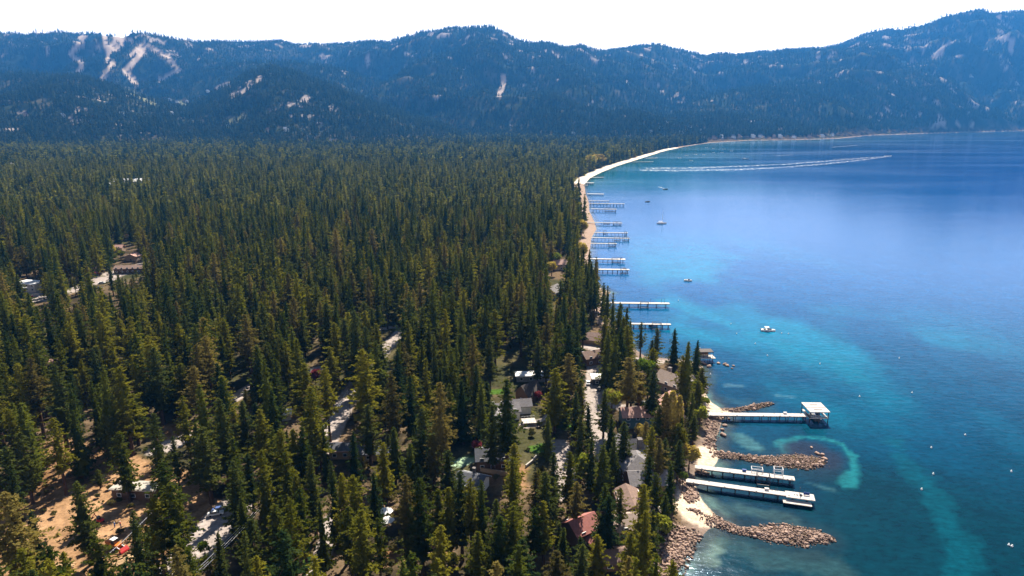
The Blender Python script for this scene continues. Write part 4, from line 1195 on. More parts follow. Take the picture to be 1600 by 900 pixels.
house('small rusty pink roofed cottage in the trees beyond the parking lot', 'house', 184, 383, 5, [(0, 0, 9, 7, 4.2, 2.0, 'gable', 0)], M['tan_wall'], M['pink_roof'], zref=8)
house('wide white lodge standing alone in the far left woods', 'lodge', 205, 283, 18, [(0, 0, 52, 18, 16, 4, 'gable', 0), (-18, -22, 22, 14, 13, 4, 'gable', 0)], M['white_wall'], M['offwhite'], zref=18, nm='lodge')
house('small white house on the far left edge of the deep woods', 'house', 16, 258, 18, [(0, 0, 14, 12, 16, 4, 'gable', 0)], M['white_wall'], M['offwhite'], zref=18)
house('tan shed almost hidden at the left edge of the woods', 'shed', 94, 560, 18, [(0, 0, 8, 5, 2.6, 1, 'gable', 0)], M['wood_wall'], M['pink_roof'], nm='shed')
house('white gabled roof peeping out below the plum coloured tree', 'house', 437, 643, 20, [(0, 0, 8, 5, 3, 1.4, 'gable', 0)], M['white_wall'], M['offwhite'])
# the long low concrete store on the cleared lot
def shed_extra(o, rr):
    for i in range(4):
        g = MB(); g.box((-4.2 + i * 2.8, -2.86, 1.5), (.9, .06, .7)); g.build('window', M['glass'], o)
house('long low flat roofed shed with dark side wall on the cleared dirt lot', 'shed', 215, 768, -4, [(0, 0, 14, 4.6, 3.4, .4, 'flat', 0)], M['wood_wall'], M['concrete'], door=False, zref=3.5, short='long low shed', nm='shed')

# ------------------------------------------------------------------ far settlement: small houses along the far shore and in the hills
def small_house_mesh(name, roofm, wallm):
    mb = bmesh.new()
    me = bpy.data.meshes.new(name)
    a = MB(); a.box((0, 0, 3.5), (14, 10, 9)); a.box((10, 0, 2.5), (7, 8, 7))
    nw = len(a.bm.faces)
    roof_mesh(a, 0, 0, 14, 10, 8, 3.5, 'gable', 0); roof_mesh(a, 10, 0, 7, 8, 6, 2.5, 'gable', 0)
    bmesh.ops.recalc_face_normals(a.bm, faces=a.bm.faces)
    a.bm.to_mesh(me); a.bm.free()
    me.materials.append(wallm); me.materials.append(roofm)
    for i, p in enumerate(me.polygons):
        if i >= nw: p.material_index = 1
    return me
SM = [small_house_mesh('white_house', M['offwhite'], M['white_wall']), small_house_mesh('brown_house', M['brown_roof'], M['tan_wall']), small_house_mesh('grey_house', M['grey_roof'], M['white_wall'])]
far_groups = [
    ('pale lakeside cabin in the row along the far shore road', 'cabins along the far shore', [(u, v) for u, v in [(1062, 222), (1075, 220), (1090, 218), (1102, 216), (1115, 215), (1128, 214), (1142, 214), (1158, 213), (1172, 213), (1190, 213), (1205, 213), (1222, 213), (1240, 214), (1262, 214), (1282, 213), (1300, 211)]]),
    ('small pale cabin on the wooded slope above the bend of the beach', 'cabins on the slope above the beach bend', [(1005, 212), (1020, 207), (1036, 212), (1048, 205), (1060, 208), (1072, 204), (1085, 209), (1098, 205), (1030, 198), (1058, 196), (1040, 190), (1075, 196), (960, 208), (982, 216)]),
    ('white building of the hamlet below the left ski slope', 'hamlet buildings below the ski slope', [(268, 155), (276, 157), (284, 155), (291, 157), (273, 164), (283, 168), (270, 175), (288, 175), (314, 188), (190, 176), (200, 175), (310, 150), (325, 141), (350, 134), (40, 176), (100, 178)]),
    ('isolated pale house in the deep flat woods', 'isolated houses in the far woods', [(795, 240), (866, 246), (893, 210), (520, 222), (418, 204), (445, 203), (600, 228), (740, 206), (357, 196), (160, 246), (254, 230)]),
]
for lab, grp, pl in far_groups:
    for k, (u, v) in enumerate(pl):
        u += random.uniform(-4, 4)
        # march along the sight line until it meets the relief
        kk = (450 - v) / F
        dy_, dz_, dx_ = CP + kk * SP, -SP + kk * CP, (u - 800) / F
        ts = np.linspace(600, 9000, 1400) / dy_
        X_, Y_, Z_ = dx_ * ts, dy_ * ts, HC + dz_ * ts
        T_ = terrain_z(X_, Y_) + (0 if v > 200 else 8)
        hit = np.where(Z_ <= T_ + 6)[0]
        if len(hit) == 0: continue
        q = hit[0]
        o = link('far_house', SM[(k * 2 + len(grp)) % 3])
        s_ = 1.0 if Y_[q] > 2500 else .9
        zz_ = tz(X_[q], Y_[q])
        o.location = (X_[q], Y_[q], zz_ + (9 if v > 188 and Y_[q] < 4500 else 3)); o.scale = (s_, s_, s_ * 1.2); o.rotation_euler = (0, 0, random.uniform(-.6, .6))
        # stands on tall piers of its own basement, so extend it down to the slope
        o.scale[2] *= 1.3; o.location.z = zz_ - .5
        tag(o, lab, 'house', grp)

# ------------------------------------------------------------------ piers
def pier(label, u0, v0, u1, v1, z=2.0, w=2.6, n=9, mat='deck', head=None, extras=(), nm='pier', pz=None, pr=.16):
    a, b_ = Vector(G(u0, v0, z)), Vector(G(u1, v1, z))
    d = b_ - a; Ln = d.length; rz = math.atan2(d.y, d.x)
    o = empty(nm, (a.x, a.y, 0), rz, label, 'pier')
    g = MB(); g.box((Ln / 2, 0, z - .12), (Ln, w, .24))
    if head: g.box((Ln - head[0] / 2 + .3, 0, z - .08), (head[0], head[1], .28))
    g.build('deck', M[mat], o)
    g = MB()
    for s in (-1, 1): g.box((Ln / 2, s * w * .36, z - .42), (Ln * .995, .22, .34))
    g.build('beam', M['steel'], o)
    for i in range(n):
        x = Ln * (i + .9) / n - .3 * Ln / n
        for s in (-1, 1):
            g = MB(); g.tube((x, s * w * .42, -4), (x, s * w * .42, z - .25), pr, n=8)
            g.build('pile', M['steel'], o)
    for e in extras: e(o, Ln, z, w)
    return o
def lift(x0, side, size=4.5, white=False):
    """boat lift frame: x0 from the pier's end"""
    def f(o, Ln, z, w):
        g = MB(); m = M['white' if white else 'steel']
        for a in (0, size):
            for b_ in (0, 2.8):
                xx, yy = Ln - x0 - a, side * (w / 2 + .25 + b_)
                g.tube((xx, yy, -4), (xx, yy, z + 1.6), .12)
            g.tube((Ln - x0 - a, side * (w / 2 + .25), z + 1.6), (Ln - x0 - a, side * (w / 2 + 3.05), z + 1.6), .12)
        for b_ in (0, 2.8):
            yy = side * (w / 2 + .25 + b_)
            g.tube((Ln - x0, yy, z + 1.6), (Ln - x0 - size, yy, z + 1.6), .12)
            g.box((Ln - x0 - size / 2, yy, .5), (size, .2, .25))
        g.build('boat_lift', m, o)
    return f
def frame_on(x0, side, sx_=3.0, h=1.3):
    def f(o, Ln, z, w):
        g = MB()
        xs = (Ln - x0, Ln - x0 - sx_); ys = (side * w * .35, side * (w * .35 + 2.2))
        for x in xs:
            for y_ in ys: g.tube((x, y_, z - 1.5), (x, y_, z + h), .1)
            g.tube((x, ys[0], z + h), (x, ys[1], z + h), .1)
        for y_ in ys: g.tube((xs[0], y_, z + h), (xs[1], y_, z + h), .1); g.tube((xs[0], y_, z + .2), (xs[1], y_, z + .2), .07)
        g.build('hoist_frame', M['white'], o)
    return f
def ladder(x0, side):
    def f(o, Ln, z, w):
        g = MB(); yy = side * (w / 2 + .12)
        for a in (-.25, .25): g.tube((Ln - x0 + a, yy, -1), (Ln - x0 + a, yy, z + .9), .05)
        for k in range(7): g.tube((Ln - x0 - .25, yy, -.4 + k * .45), (Ln - x0 + .25, yy, -.4 + k * .45), .04)
        g.build('ladder', M['steel'], o)
    return f
def cleats(n):
    def f(o, Ln, z, w):
        for k in range(n):
            g = MB(); x = Ln * (k + .5) / n; s = 1 if k % 2 else -1
            g.box((x, s * w * .44, z + .12), (.5, .12, .1)); g.tube((x, s * w * .44, z), (x, s * w * .44, z + .12), .06); g.build('cleat', M['steel'], o)
    return f
def box_on(x0, y0, mat='white'):
    def f(o, Ln, z, w):
        g = MB(); g.box((Ln - x0, y0, z + .32), (1.3, .6, .6), 0, .06); g.box((Ln - x0, y0, z + .65), (1.36, .66, .08), 0, .02); g.build('dock_box', M[mat], o)
    return f
def bench(x0, h=.9):
    def f(o, Ln, z, w):
        g = MB(); g.box((Ln - x0, w * .25, z + .45), (1.8, .5, .1)); g.box((Ln - x0, w * .25 + .28, z + .8), (1.8, .08, .6))
        for a in (-.8, .8): g.box((Ln - x0 + a, w * .25, z + .2), (.1, .45, .42))
        g.build('bench', M['blue'], o)
    return f
def lamp(x0):
    def f(o, Ln, z, w):
        g = MB(); g.tube((Ln - x0, w * .4, z), (Ln - x0, w * .4, z + 2.2), .08); g.ball((Ln - x0, w * .4, z + 2.3), .2); g.build('post', M['steel'], o)
    return f

def boathouse_extra(o, Ln, z, w):
    # open boathouse with a flat sun deck roof over the pier head
    g = MB()
    cx, cy = Ln + 3.2, 1.6
    for a in (-3.6, 0, 3.6):
        for b_ in (-4.3, 4.3): g.tube((cx + a, cy + b_, -4), (cx + a, cy + b_, 4.7), .17)
    g.build('post', M['steel'], o)
    g = MB(); g.box((cx, cy, 4.85), (8.0, 9.4, .3)); r_ = g.build('roof', M['deck'], o)
    g = MB(); g.box((cx, cy + 2.2, 5.06), (3.2, .5, .10)); g.box((cx, cy - 2.6, 5.06), (3.2, .5, .10)); g.box((cx, cy - .2, 5.04), (7.6, .35, .06)); g.build('hatch', M['grey_roof'], r_)
    g = MB(); g.box((cx - .2, cy - 4.0, z - .1), (7.6, 1.2, .2)); g.box((cx + 3.3, cy, z - .1), (1.0, 8.4, .2)); g.box((cx - 3.3, cy, z - .1), (1.0, 8.4, .2)); g.build('walkway', M['deck'], o)
    g = MB()
    for zz in (z + .6, z + 1.1): g.tube((cx - 3.6, cy - 4.5, zz), (cx + 3.6, cy - 4.5, zz), .05)
    g.build('railing', M['white'], o)
    g = MB(); g.box((cx, cy, .6), (2.4, 6.4, 1.1), 0, .3); g.build('slip_cradle', M['steel'], o)
pier('long grey pier ending in an open two level boathouse with a flat pale roof', 1099, 646.5, 1263, 648.5, z=2.2, w=2.9, n=12, extras=[boathouse_extra, cleats(8), ladder(12, -1), box_on(9, 1.0, 'offwhite'), box_on(42, 1.0, 'steel')])
LANDMARKS.append(('boathouse pier foot', *G(1105, 650)[:2]))
pier('slanting pale pier with two white hoist frames, upper one of the bottom pair', 1086, 728.5, 1241.5, 747.5, z=2.0, w=2.7, n=9, extras=[frame_on(10, 1, 3.6, 1.0), frame_on(3.6, 1, 2.8, 2.0), lift(8.2, -1, 4.0), ladder(1, -1), cleats(7), box_on(16, .8, 'blue')])
def lowdeck(o, Ln, z, w):
    g = MB(); g.box((Ln - 5, -w / 2 - 1.5, .9), (8.5, 2.4, .2)); g.build('lower_deck', M['deck_grey'], o)
pier('longest slanting pale pier with a widened end, lowest pier in view', 1072, 750, 1271, 777.5, z=2.0, w=2.4, n=9, head=(8.6, 3.8), extras=[lowdeck, lamp(4), ladder(11, 1), cleats(8), box_on(14, .75, 'offwhite'), bench(2)])
LANDMARKS.append(('lowest pier foot', *G(1075, 752)[:2]))
pier('narrow grey pier with a boat hoist poking out above the lakeside point', 985, 505.4, 1048, 506.4, z=2.4, w=2.6, n=7, extras=[lift(6, -1, 5), lamp(2)])
pier('long tan pier with dark posts above the narrow grey pier', 932, 472.5, 1046, 473.8, z=2.4, w=3.4, n=8, mat='deck_grey', extras=[lift(14, -1, 5), lamp(3), lamp(5), lamp(12)])
pier('tan pier with a small hoist at its tip, first above the pink sand spit', 922, 420.3, 983.5, 421, z=2.6, w=3.4, n=8, extras=[bench(4), lift(3, -1, 4)])
pier('tan pier with a wider platform tip opposite the bare yellow trees', 922, 404, 976.5, 405, z=2.6, w=3.0, n=7, head=(6, 5), extras=[bench(3), lift(4, -1, 7)])
pier('short thin white pier, lowest of the cluster of three', 923, 380, 964, 380.6, z=2.4, w=2.2, n=9, extras=[lift(2, -1, 6)])
pier('thin white pier with a dark hoist at its tip, middle of the cluster of three', 924, 371, 984, 372.2, z=2.4, w=2.2, n=10, extras=[lift(1, -1, 6), lift(10, -1, 5)])
pier('thin white pier with a round hoist near its tip, uppermost of the cluster of three', 928, 363, 981, 363.8, z=2.4, w=2.2, n=9, extras=[lift(1.5, -1, 2), lift(22, 1, 3)])
pier('grey pier with a tall covered hoist level with the sailboat', 915, 347.2, 972, 348.3, z=2.2, w=2.4, n=6, extras=[lift(1, -1, 9), lift(14, 1, 7), bench(6)])
pier('spindly blue grey pier just below the longest distant pier', 924, 326, 963.5, 326.8, z=3.0, w=2.6, n=8, mat='deck_grey', extras=[lift(1, -1, 14)], pr=.3)
pier('long spindly pier on tall dark posts in the upper row', 920, 317.6, 976, 318.2, z=3.2, w=2.6, n=11, mat='deck_grey', pr=.35)
pier('faint thin pier immediately above the long spindly pier', 920, 313.3, 952, 313.8, z=3.2, w=2.2, n=7, mat='deck_grey', pr=.3)
pier('small flat white pier standing alone above the upper row', 917, 302.6, 943.6, 303, z=2.0, w=5.0, n=5)
pier('far small pier with a dark roofed tip below the bright beach', 922, 277.5, 943, 276.8, z=2.0, w=4.0, n=5, mat='deck_grey', extras=[lift(1, 1, 12)])
pier('short dark platform pier beside the lower end of the bright beach', 914, 285.5, 928, 285.5, z=3.2, w=7.0, n=4, mat='deck_grey', pr=.5)
pier('tiny low pier tucked against the last shoreline trees', 911, 289, 919, 289.3, z=2, w=3, n=3)
pier('thin dotted pier reaching off the middle of the bright beach', 985, 253, 1021, 252.6, z=1.5, w=4, n=8, mat='deck_grey', pr=.4)
pier('faint pier off the upper half of the bright beach', 1008, 247.5, 1028, 246.6, z=1.5, w=4, n=5, mat='deck_grey', pr=.4)
pier('farthest tiny pier near the upper tip of the beach', 1030, 237.2, 1039, 236.8, z=2, w=6, n=3, mat='deck_grey', pr=.5)

# boathouse behind the point
x_, y_, _ = G(1100, 563)
o = empty('boathouse', (x_, y_, 0), R(2), 'dark flat roofed open boathouse on posts behind the lakeside point', 'boathouse')
g = MB(); g.box((0, 0, 5.2), (7.6, 5.0, .3)); g.build('roof', M['dark_roof'], o)
g = MB(); g.box((.6, -.4, 2.0), (8.6, 5.2, .25)); g.build('deck', M['deck_grey'], o)
for a in (-3.6, -1.2, 1.2, 3.6):
    for b_ in (-2.2, 2.2): g = MB(); g.tube((a, b_, -4), (a, b_, 5.1), .14); g.build('post', M['steel'], o)
g = MB(); g.box((-.5, 2.0, 3.6), (6.4, .15, 2.8)); g.build('wall', M['wood_wall'], o)
LANDMARKS.append(('dark roofed boathouse', x_, y_))

# ------------------------------------------------------------------ boats
def hull_secs(L, Bm, D, n=9):
    secs = []
    for i in range(n):
        t = i / (n - 1)
        x = L * (t - .5)
        bw = Bm / 2 * (1 - max(0, (t - .45) / .55) ** 2.2) + .02
        k = .12 * L * .3 * max(0, t - .6)
        secs.append([(x, -bw, D + k), (x, -bw * .85, .05), (x, 0, -.35 * (1 - .6 * t)), (x, bw * .85, .05), (x, bw, D + k)])
    return secs
def motorboat(label, u, v, L=7.5, rz=0.0, hullm='white', dark=False, cover=None, grp=None, canopy=False):
    x, y, _ = G(u, v)
    o = empty('motorboat', (x, y, 0.05), rz, label, 'boat', grp)
    Bm = L * .33
    g = MB(); g.loft(hull_secs(L, Bm, .9)); g.build('hull', M[hullm], o, smooth=False)
    g = MB(); 
    top = []
    for s in hull_secs(L, Bm * .97, .9): top.append((s[0], s[-1]))
    for (a, b_), (c_, d_) in zip(top[:-1], top[1:]): g.poly([(a[0], a[1], a[2] - .04), (c_[0], c_[1], c_[2] - .04), (d_[0], d_[1], d_[2] - .04), (b_[0], b_[1], b_[2] - .04)])
    g.build('deck', M[cover or 'offwhite'], o)
    g = MB(); g.loft([[(x2, -Bm * .3 * w2, .9), (x2, -Bm * .26 * w2, h2), (x2, Bm * .26 * w2, h2), (x2, Bm * .3 * w2, .9)] for x2, w2, h2 in ((-L * .05, 1, 1.5), (L * .12, 1, 1.55), (L * .26, .5, 1.0))])
    g.build('windshield', M['glass'], o)
    g = MB(); g.box((-L * .25, 0, 1.0), (L * .16, Bm * .6, .35), 0, .08); g.box((-L * .48, 0, .8), (L * .07, .5, 1.0), 0, .1); g.build('engine', M['black' if dark else 'steel'], o)
    if canopy:
        g = MB(); g.box((-L * .1, 0, 2.3), (L * .3, Bm * .75, .08), 0, .03)
        for a in (-.2, .02):
            for s in (-1, 1): g.tube((L * a, s * Bm * .36, .9), (L * a, s * Bm * .36, 2.3), .04)
        g.build('canopy', M['white'], o)
    return o
motorboat('white cabin cruiser moored off the lakeside point', 1200, 517, 8.2, R(-8), canopy=True)
motorboat('small white open boat drifting off the tan piers', 1075, 439, 6.0, R(-12))
motorboat('small dark boat between the upper piers and the open lake', 1012, 315.5, 7, R(0), 'steel', True, 'steel')
motorboat('dark low boat towing near ripples off the bright beach', 1040, 296, 9, R(10), 'steel', True, 'steel')
motorboat('dark canopied boat on the open water near the far bay', 1165, 248.5, 20, R(8), 'steel', True, 'steel', canopy=True)
motorboat('white speedboat at the head of the long twin wake', 1388, 244, 24, R(10))
mj = motorboat('white jet boat hoisted beneath the end of the lowest pier', 1249, 783, 3.4, R(-14))
mj.location.z = 1.0
mj2 = motorboat('dark boat hanging in the hoist of the narrow grey pier', 1021, 509.5, 5.5, R(0), 'steel', True, 'blue'); mj2.location.z = .4
mj3 = motorboat('boat with a dark cover floating under the boathouse roof', 1276, 650.5, 6.5, R(84), 'white', True, 'blue'); mj3.location.z = .1
for k, (u, v) in enumerate([(1073, 243), (1087, 241.5), (1100, 242), (1115, 238.5), (1104, 231), (1115, 232), (1131, 233), (1128, 238.5), (1080, 251), (1143, 236), (1062, 247)]):
    motorboat('white boat at its mooring in the turquoise far bay', u, v, 11, random.uniform(-.6, .6), grp='boats moored in the far bay')
# sailboat
x_, y_, _ = G(1034, 349.5)
o = empty('sailboat', (x_, y_, .1), R(4), 'white sailboat with bare mast anchored off the row of piers', 'boat')
g = MB(); g.loft(hull_secs(11, 3.2, 1.1)); g.build('hull', M['white'], o)
g = MB(); g.box((-.5, 0, 1.35), (4.5, 1.9, .6), 0, .15); g.build('cabin', M['offwhite'], o)
g = MB(); g.tube((.6, 0, 1), (.6, 0, 15), .16, .10); g.build('mast', M['white'], o)
g = MB(); g.tube((.6, 0, 2.4), (-4.2, 0, 2.4), .12); g.build('boom', M['white'], o)
g = MB(); g.tube((.3, 0, 2.65), (-3.9, 0, 2.65), .24); g.build('furled_sail', M['white'], o)
g = MB()
for p in ((5.4, 0, 1.2), (-5.4, 0, 1.1), (.6, 1.6, 1.1), (.6, -1.6, 1.1)): g.tube((.6, 0, 14.6), p, .025, n=4)
g.build('rigging', M['steel'], o)
# buoys
def buoy_mesh():
    g = MB(); g.ball((0, 0, .12), .34, (1, 1, .85)); g.tube((0, 0, .4), (0, 0, .62), .09); g.tube((0, 0, .60), (0, 0, .66), .16)
    bmesh.ops.recalc_face_normals(g.bm, faces=g.bm.faces); me = bpy.data.meshes.new('mooring_buoy'); g.bm.to_mesh(me); g.bm.free(); me.materials.append(M['white']); return me
bme = buoy_mesh()
for k, (u, v) in enumerate([(1142, 506.5), (1151, 522), (1180, 537.5), (1199, 556), (1221, 521), (1281, 569), (1343, 620), (1455, 700), (1458, 741), (1508, 680), (1576, 852), (1581, 854), (1440, 765), (1580, 737), (1405, 560), (1425, 614), (1094, 545), (1060, 470), (1110, 585), (1232, 522)]):
    x_, y_, _ = G(u, v); o = link('mooring_buoy', bme, None, (x_, y_, 0)); o.rotation_euler = (0, 0, k)
    tag(o, 'small white round mooring buoy on the open turquoise water', 'buoy', 'white mooring buoys scattered off the piers')

# wakes: raised foam ridges on the water
def foam_mat():
    m, n, l = nmat('foam')
    o = n.new('ShaderNodeOutputMaterial'); d = n.new('ShaderNodeBsdfDiffuse'); d.inputs[0].default_value = (.75, .8, .85, 1)
    t = n.new('ShaderNodeBsdfTransparent'); mx = n.new('ShaderNodeMixShader')
    g = n.new('ShaderNodeNewGeometry'); z = n.new('ShaderNodeTexNoise'); z.inputs['Scale'].default_value = .12; z.inputs['Detail'].default_value = 5
    l.new(g.outputs['Position'], z.inputs['Vector'])
    r = n.new('ShaderNodeMapRange'); r.inputs['From Min'].default_value = .42; r.inputs['From Max'].default_value = .62; r.inputs['To Min'].default_value = .0; r.inputs['To Max'].default_value = .40
    l.new(z.outputs[0], r.inputs[0]); l.new(r.outputs[0], mx.inputs[0]); l.new(t.outputs[0], mx.inputs[1]); l.new(d.outputs[0], mx.inputs[2]); l.new(mx.outputs[0], o.inputs[0])
    return m
M['foam'] = foam_mat()
def wake(ptsl, w0, w1, z=.12):
    P = [Vector(G(u, v)) for u, v in ptsl]
    # subdivide
    Q = []
    for a, b_ in zip(P[:-1], P[1:]):
        for i in range(8): Q.append(a.lerp(b_, i / 8))
    Q.append(P[-1]); n = len(Q)
    Vv, Ff = [], []
    for i, p in enumerate(Q):
        d = (Q[min(i + 1, n - 1)] - Q[max(i - 1, 0)]).normalized(); nn_ = Vector((-d.y, d.x, 0)); w = w0 + (w1 - w0) * i / (n - 1)
        w *= random.uniform(.7, 1.2)
        for s, zz in ((-1, 0.02), (0, z), (1, 0.02)): q = p + nn_ * w * s; Vv.append((q.x, q.y, zz))
    for i in range(n - 1):
        for j in (0, 1): a = i * 3 + j; Ff.append((a, a + 1, a + 4, a + 3))
    me = mesh_from('wake', Vv, Ff, [M['foam']]); return Vv, Ff
WV, WF = [], []
for L_, a_, b_ in [([(1388, 244.2), (1350, 247), (1300, 251), (1230, 256.5), (1150, 260), (1075, 262.5), (1010, 263)], 5, 22), ([(1388, 244.6), (1350, 249.5), (1300, 255), (1230, 261), (1150, 265), (1060, 266.5), (1000, 266)], 5, 22),
                   ([(1160, 259), (1090, 263)], 3, 3), ([(1000, 264), (1060, 268)], 4, 4), ([(1300, 230), (1340, 227)], 8, 5), ([(1210, 243.5), (1240, 242)], 7, 5), ([(1030, 292), (1040, 296)], 3, 2),
                   ([(1300, 249), (1330, 247), (1385, 244.4)], 3, 2)]:
    v_, f_ = wake(L_, a_, b_); o_ = len(WV); WV += v_; WF += [tuple(i + o_ for i in q) for q in f_]
me = mesh_from('wake_foam', WV, WF, [M['foam']]); tag(link('wake_foam', me), kind='stuff')

# ------------------------------------------------------------------ rocks
def rock_geo(seed, sub=2):
    g = MB(); g.ball((0, 0, 0), 1.0, sub=sub)
    r_ = np.random.default_rng(seed)
    V = np.array([v.co[:] for v in g.bm.verts]); Fq = np.array([[v.index for v in f.verts] for f in (g.bm.verts.index_update() or g.bm.faces)])
    g.bm.free()
    for _ in range(9):                                    # cut facets
        n = r_.normal(0, 1, 3); n /= np.linalg.norm(n); d = r_.uniform(.55, .85)
        e = V @ n - d; V = V - np.where(e > 0, e, 0)[:, None] * n
    V *= np.array([1.0, r_.uniform(.6, .95), r_.uniform(.42, .65)])
    V += r_.normal(0, .02, V.shape)
    return V, Fq
RK = [rock_geo(500 + k) for k in range(9)]
RKL = [rock_geo(520 + k, 1) for k in range(6)]
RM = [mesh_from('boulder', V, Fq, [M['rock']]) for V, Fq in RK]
rocks = []     # x, y, z, size, where
gR = np.random.default_rng(31)
def scatter_rocks(ch, n, where, s0=.35, s1=1.1, spread=1.0):
    L_ = [math.hypot(b_[0] - a[0], b_[1] - a[1]) * (a[2] + b_[2]) for a, b_ in zip(ch[:-1], ch[1:])]
    pr_ = np.array(L_) / sum(L_)
    for _ in range(n):
        i = gR.choice(len(L_), p=pr_); a, b_ = ch[i], ch[i + 1]; t = gR.uniform(-.05, 1.05)
        r = (a[2] + (b_[2] - a[2]) * t) * spread
        an, q = gR.uniform(0, 6.28), abs(gR.uniform(0, 1)) ** .6
        x, y = a[0] + (b_[0] - a[0]) * t + math.cos(an) * r * q, a[1] + (b_[1] - a[1]) * t + math.sin(an) * r * q
        s = s0 + (s1 - s0) * gR.uniform(0, 1) ** 2.2
        rocks.append([x, y, s, where])
scatter_rocks(SPITS[0], 620, 0, .18, .5)
scatter_rocks(SPITS[1], 1900, 1, .18, .55, 1.08)
scatter_rocks(SPITS[1][-3:], 170, 1, .2, .5, 1.6)
scatter_rocks(SPITS[2], 2700, 2, .18, .58, 1.12)
for w_, n_ in ((0, 16), (1, 46), (2, 60)): scatter_rocks(SPITS[w_], n_, w_, .6, 1.0, .95)
SHR = [pxchain([(1112, 660, 3), (1112, 680, 3), (1108, 700, 2.5)]), pxchain([(1100, 652, 2.4), (1135, 652, 2.0)]), pxchain([(1092, 738, 1.8), (1110, 742, 1.8)]), pxchain([(1070, 758, 3.0), (1078, 772, 3), (1082, 785, 2.5)]),
       pxchain([(1078, 800, 1.2), (1092, 803, 1.0)]), pxchain([(1066, 830, 3), (1052, 850, 4.5), (1040, 875, 4.5), (1030, 905, 4.5), (1022, 940, 4)]), pxchain([(1085, 835, 2.5), (1065, 862, 3.5), (1048, 895, 4)]),
       pxchain([(1100, 598, 1.5), (1103, 615, 1.2)])]
for ch, n in zip(SHR, (380, 160, 160, 400, 60, 900, 600, 60)): scatter_rocks(ch, n, 3, .2, .75)
fixed = [(1096, 567, 1.5), (1101, 569, 1.3), (1108, 573, 1.7), (1123, 568, 1.2), (1133, 570, 1.5), (1137, 572, 1.3), (1146, 572, .9), (1144, 576, .8), (1130, 680, 1.6), (1132, 665, 1.2), (1129, 672, 1.0), (1277, 709, 1.2), (1285, 711, 1.1), (1288, 717, 1.3), (1276, 728, 1.1), (1268, 700, .9)]
for u, v, s in fixed: x_, y_, _ = G(u, v); rocks.append([x_, y_, s, 4])
RA = np.array([[r[0], r[1]] for r in rocks]); RZ = terrain_z(RA[:, 0], RA[:, 1])
order = np.argsort([-(r[2] + (9 if r[3] == 4 else 0)) for r in rocks])
rock_lab = ['rough tan boulder of the short breakwater beside the boathouse pier', 'rough tan boulder of the hook shaped middle breakwater', 'rough tan boulder of the lowest breakwater with the wide rounded end',
            'rough boulder on the stony bank between beach and trees', 'lone boulder standing in the shallow water off the bank']
rock_grp = ['boulders of the short breakwater', 'boulders of the middle breakwater', 'boulders of the lowest breakwater', 'boulders along the stony bank', 'lone boulders in the shallows']
RV, RF = [], []; off_ = 0
for rank, i in enumerate(order):
    x, y, s, wh = rocks[i]; z = max(RZ[i], -1.0 if wh != 4 else -.6) + s * (.30 if wh != 4 else .3) + gR.uniform(-.08, .22)
    if wh == 4: z = max(RZ[i] + s * .3, 0.15)
    if rank < 296:
        o = link('boulder', RM[int(gR.integers(0, 9))], None, (x, y, z)); o.rotation_euler = (gR.uniform(-.4, .4), gR.uniform(-.4, .4), gR.uniform(0, 6.28)); o.scale = (s, s, s)
        tag(o, rock_lab[wh], 'boulder', rock_grp[wh])
    else:
        V, Fq = RKL[int(gR.integers(0, 6))]
        m_ = np.array((Matrix.Rotation(gR.uniform(0, 6.28), 3, 'Z') @ Matrix.Rotation(gR.uniform(-.5, .5), 3, 'X')))
        RV.append(V @ m_.T * s + np.array([x, y, z])); RF.append(Fq + off_); off_ += len(V)
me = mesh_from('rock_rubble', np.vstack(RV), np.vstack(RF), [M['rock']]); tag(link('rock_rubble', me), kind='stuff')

# ------------------------------------------------------------------ broadleaf trees and shrubs
LV = {}
for k in range(3):
    for nm, kd in (('lime', 'round'), ('yellow', 'round'), ('plum', 'round'), ('yellowp', 'poplar')):
        V, Fq = leafy(700 + k * 7 + len(nm), kd); LV[nm, k] = mesh_from('leafy_crown', V, Fq, [M['yellow' if nm == 'yellowp' else nm]])
tv, tf = trunk_geo((0, 0), h=6.0, r=.22, limbs=6, seed=3); TRK = mesh_from('leafy_trunk', tv, tf, [M['bark']])
def leaf(label, u, v, h, kind='lime', w=1.0, grp=None, nm=None, cat='tree'):
    x, y, _ = G(u, v)
    z = tz(x, y)
    o = empty(nm or ('poplar_tree' if kind == 'yellowp' else 'broadleaf_tree'), (x, y, z), random.uniform(0, 6), label, cat, grp)
    base = 16.0 if kind == 'yellowp' else 9.0
    o.scale = (w * h / base, w * h / base, h / base)
    link('trunk', TRK, o); link('crown', LV[kind, random.randint(0, 2)], o)
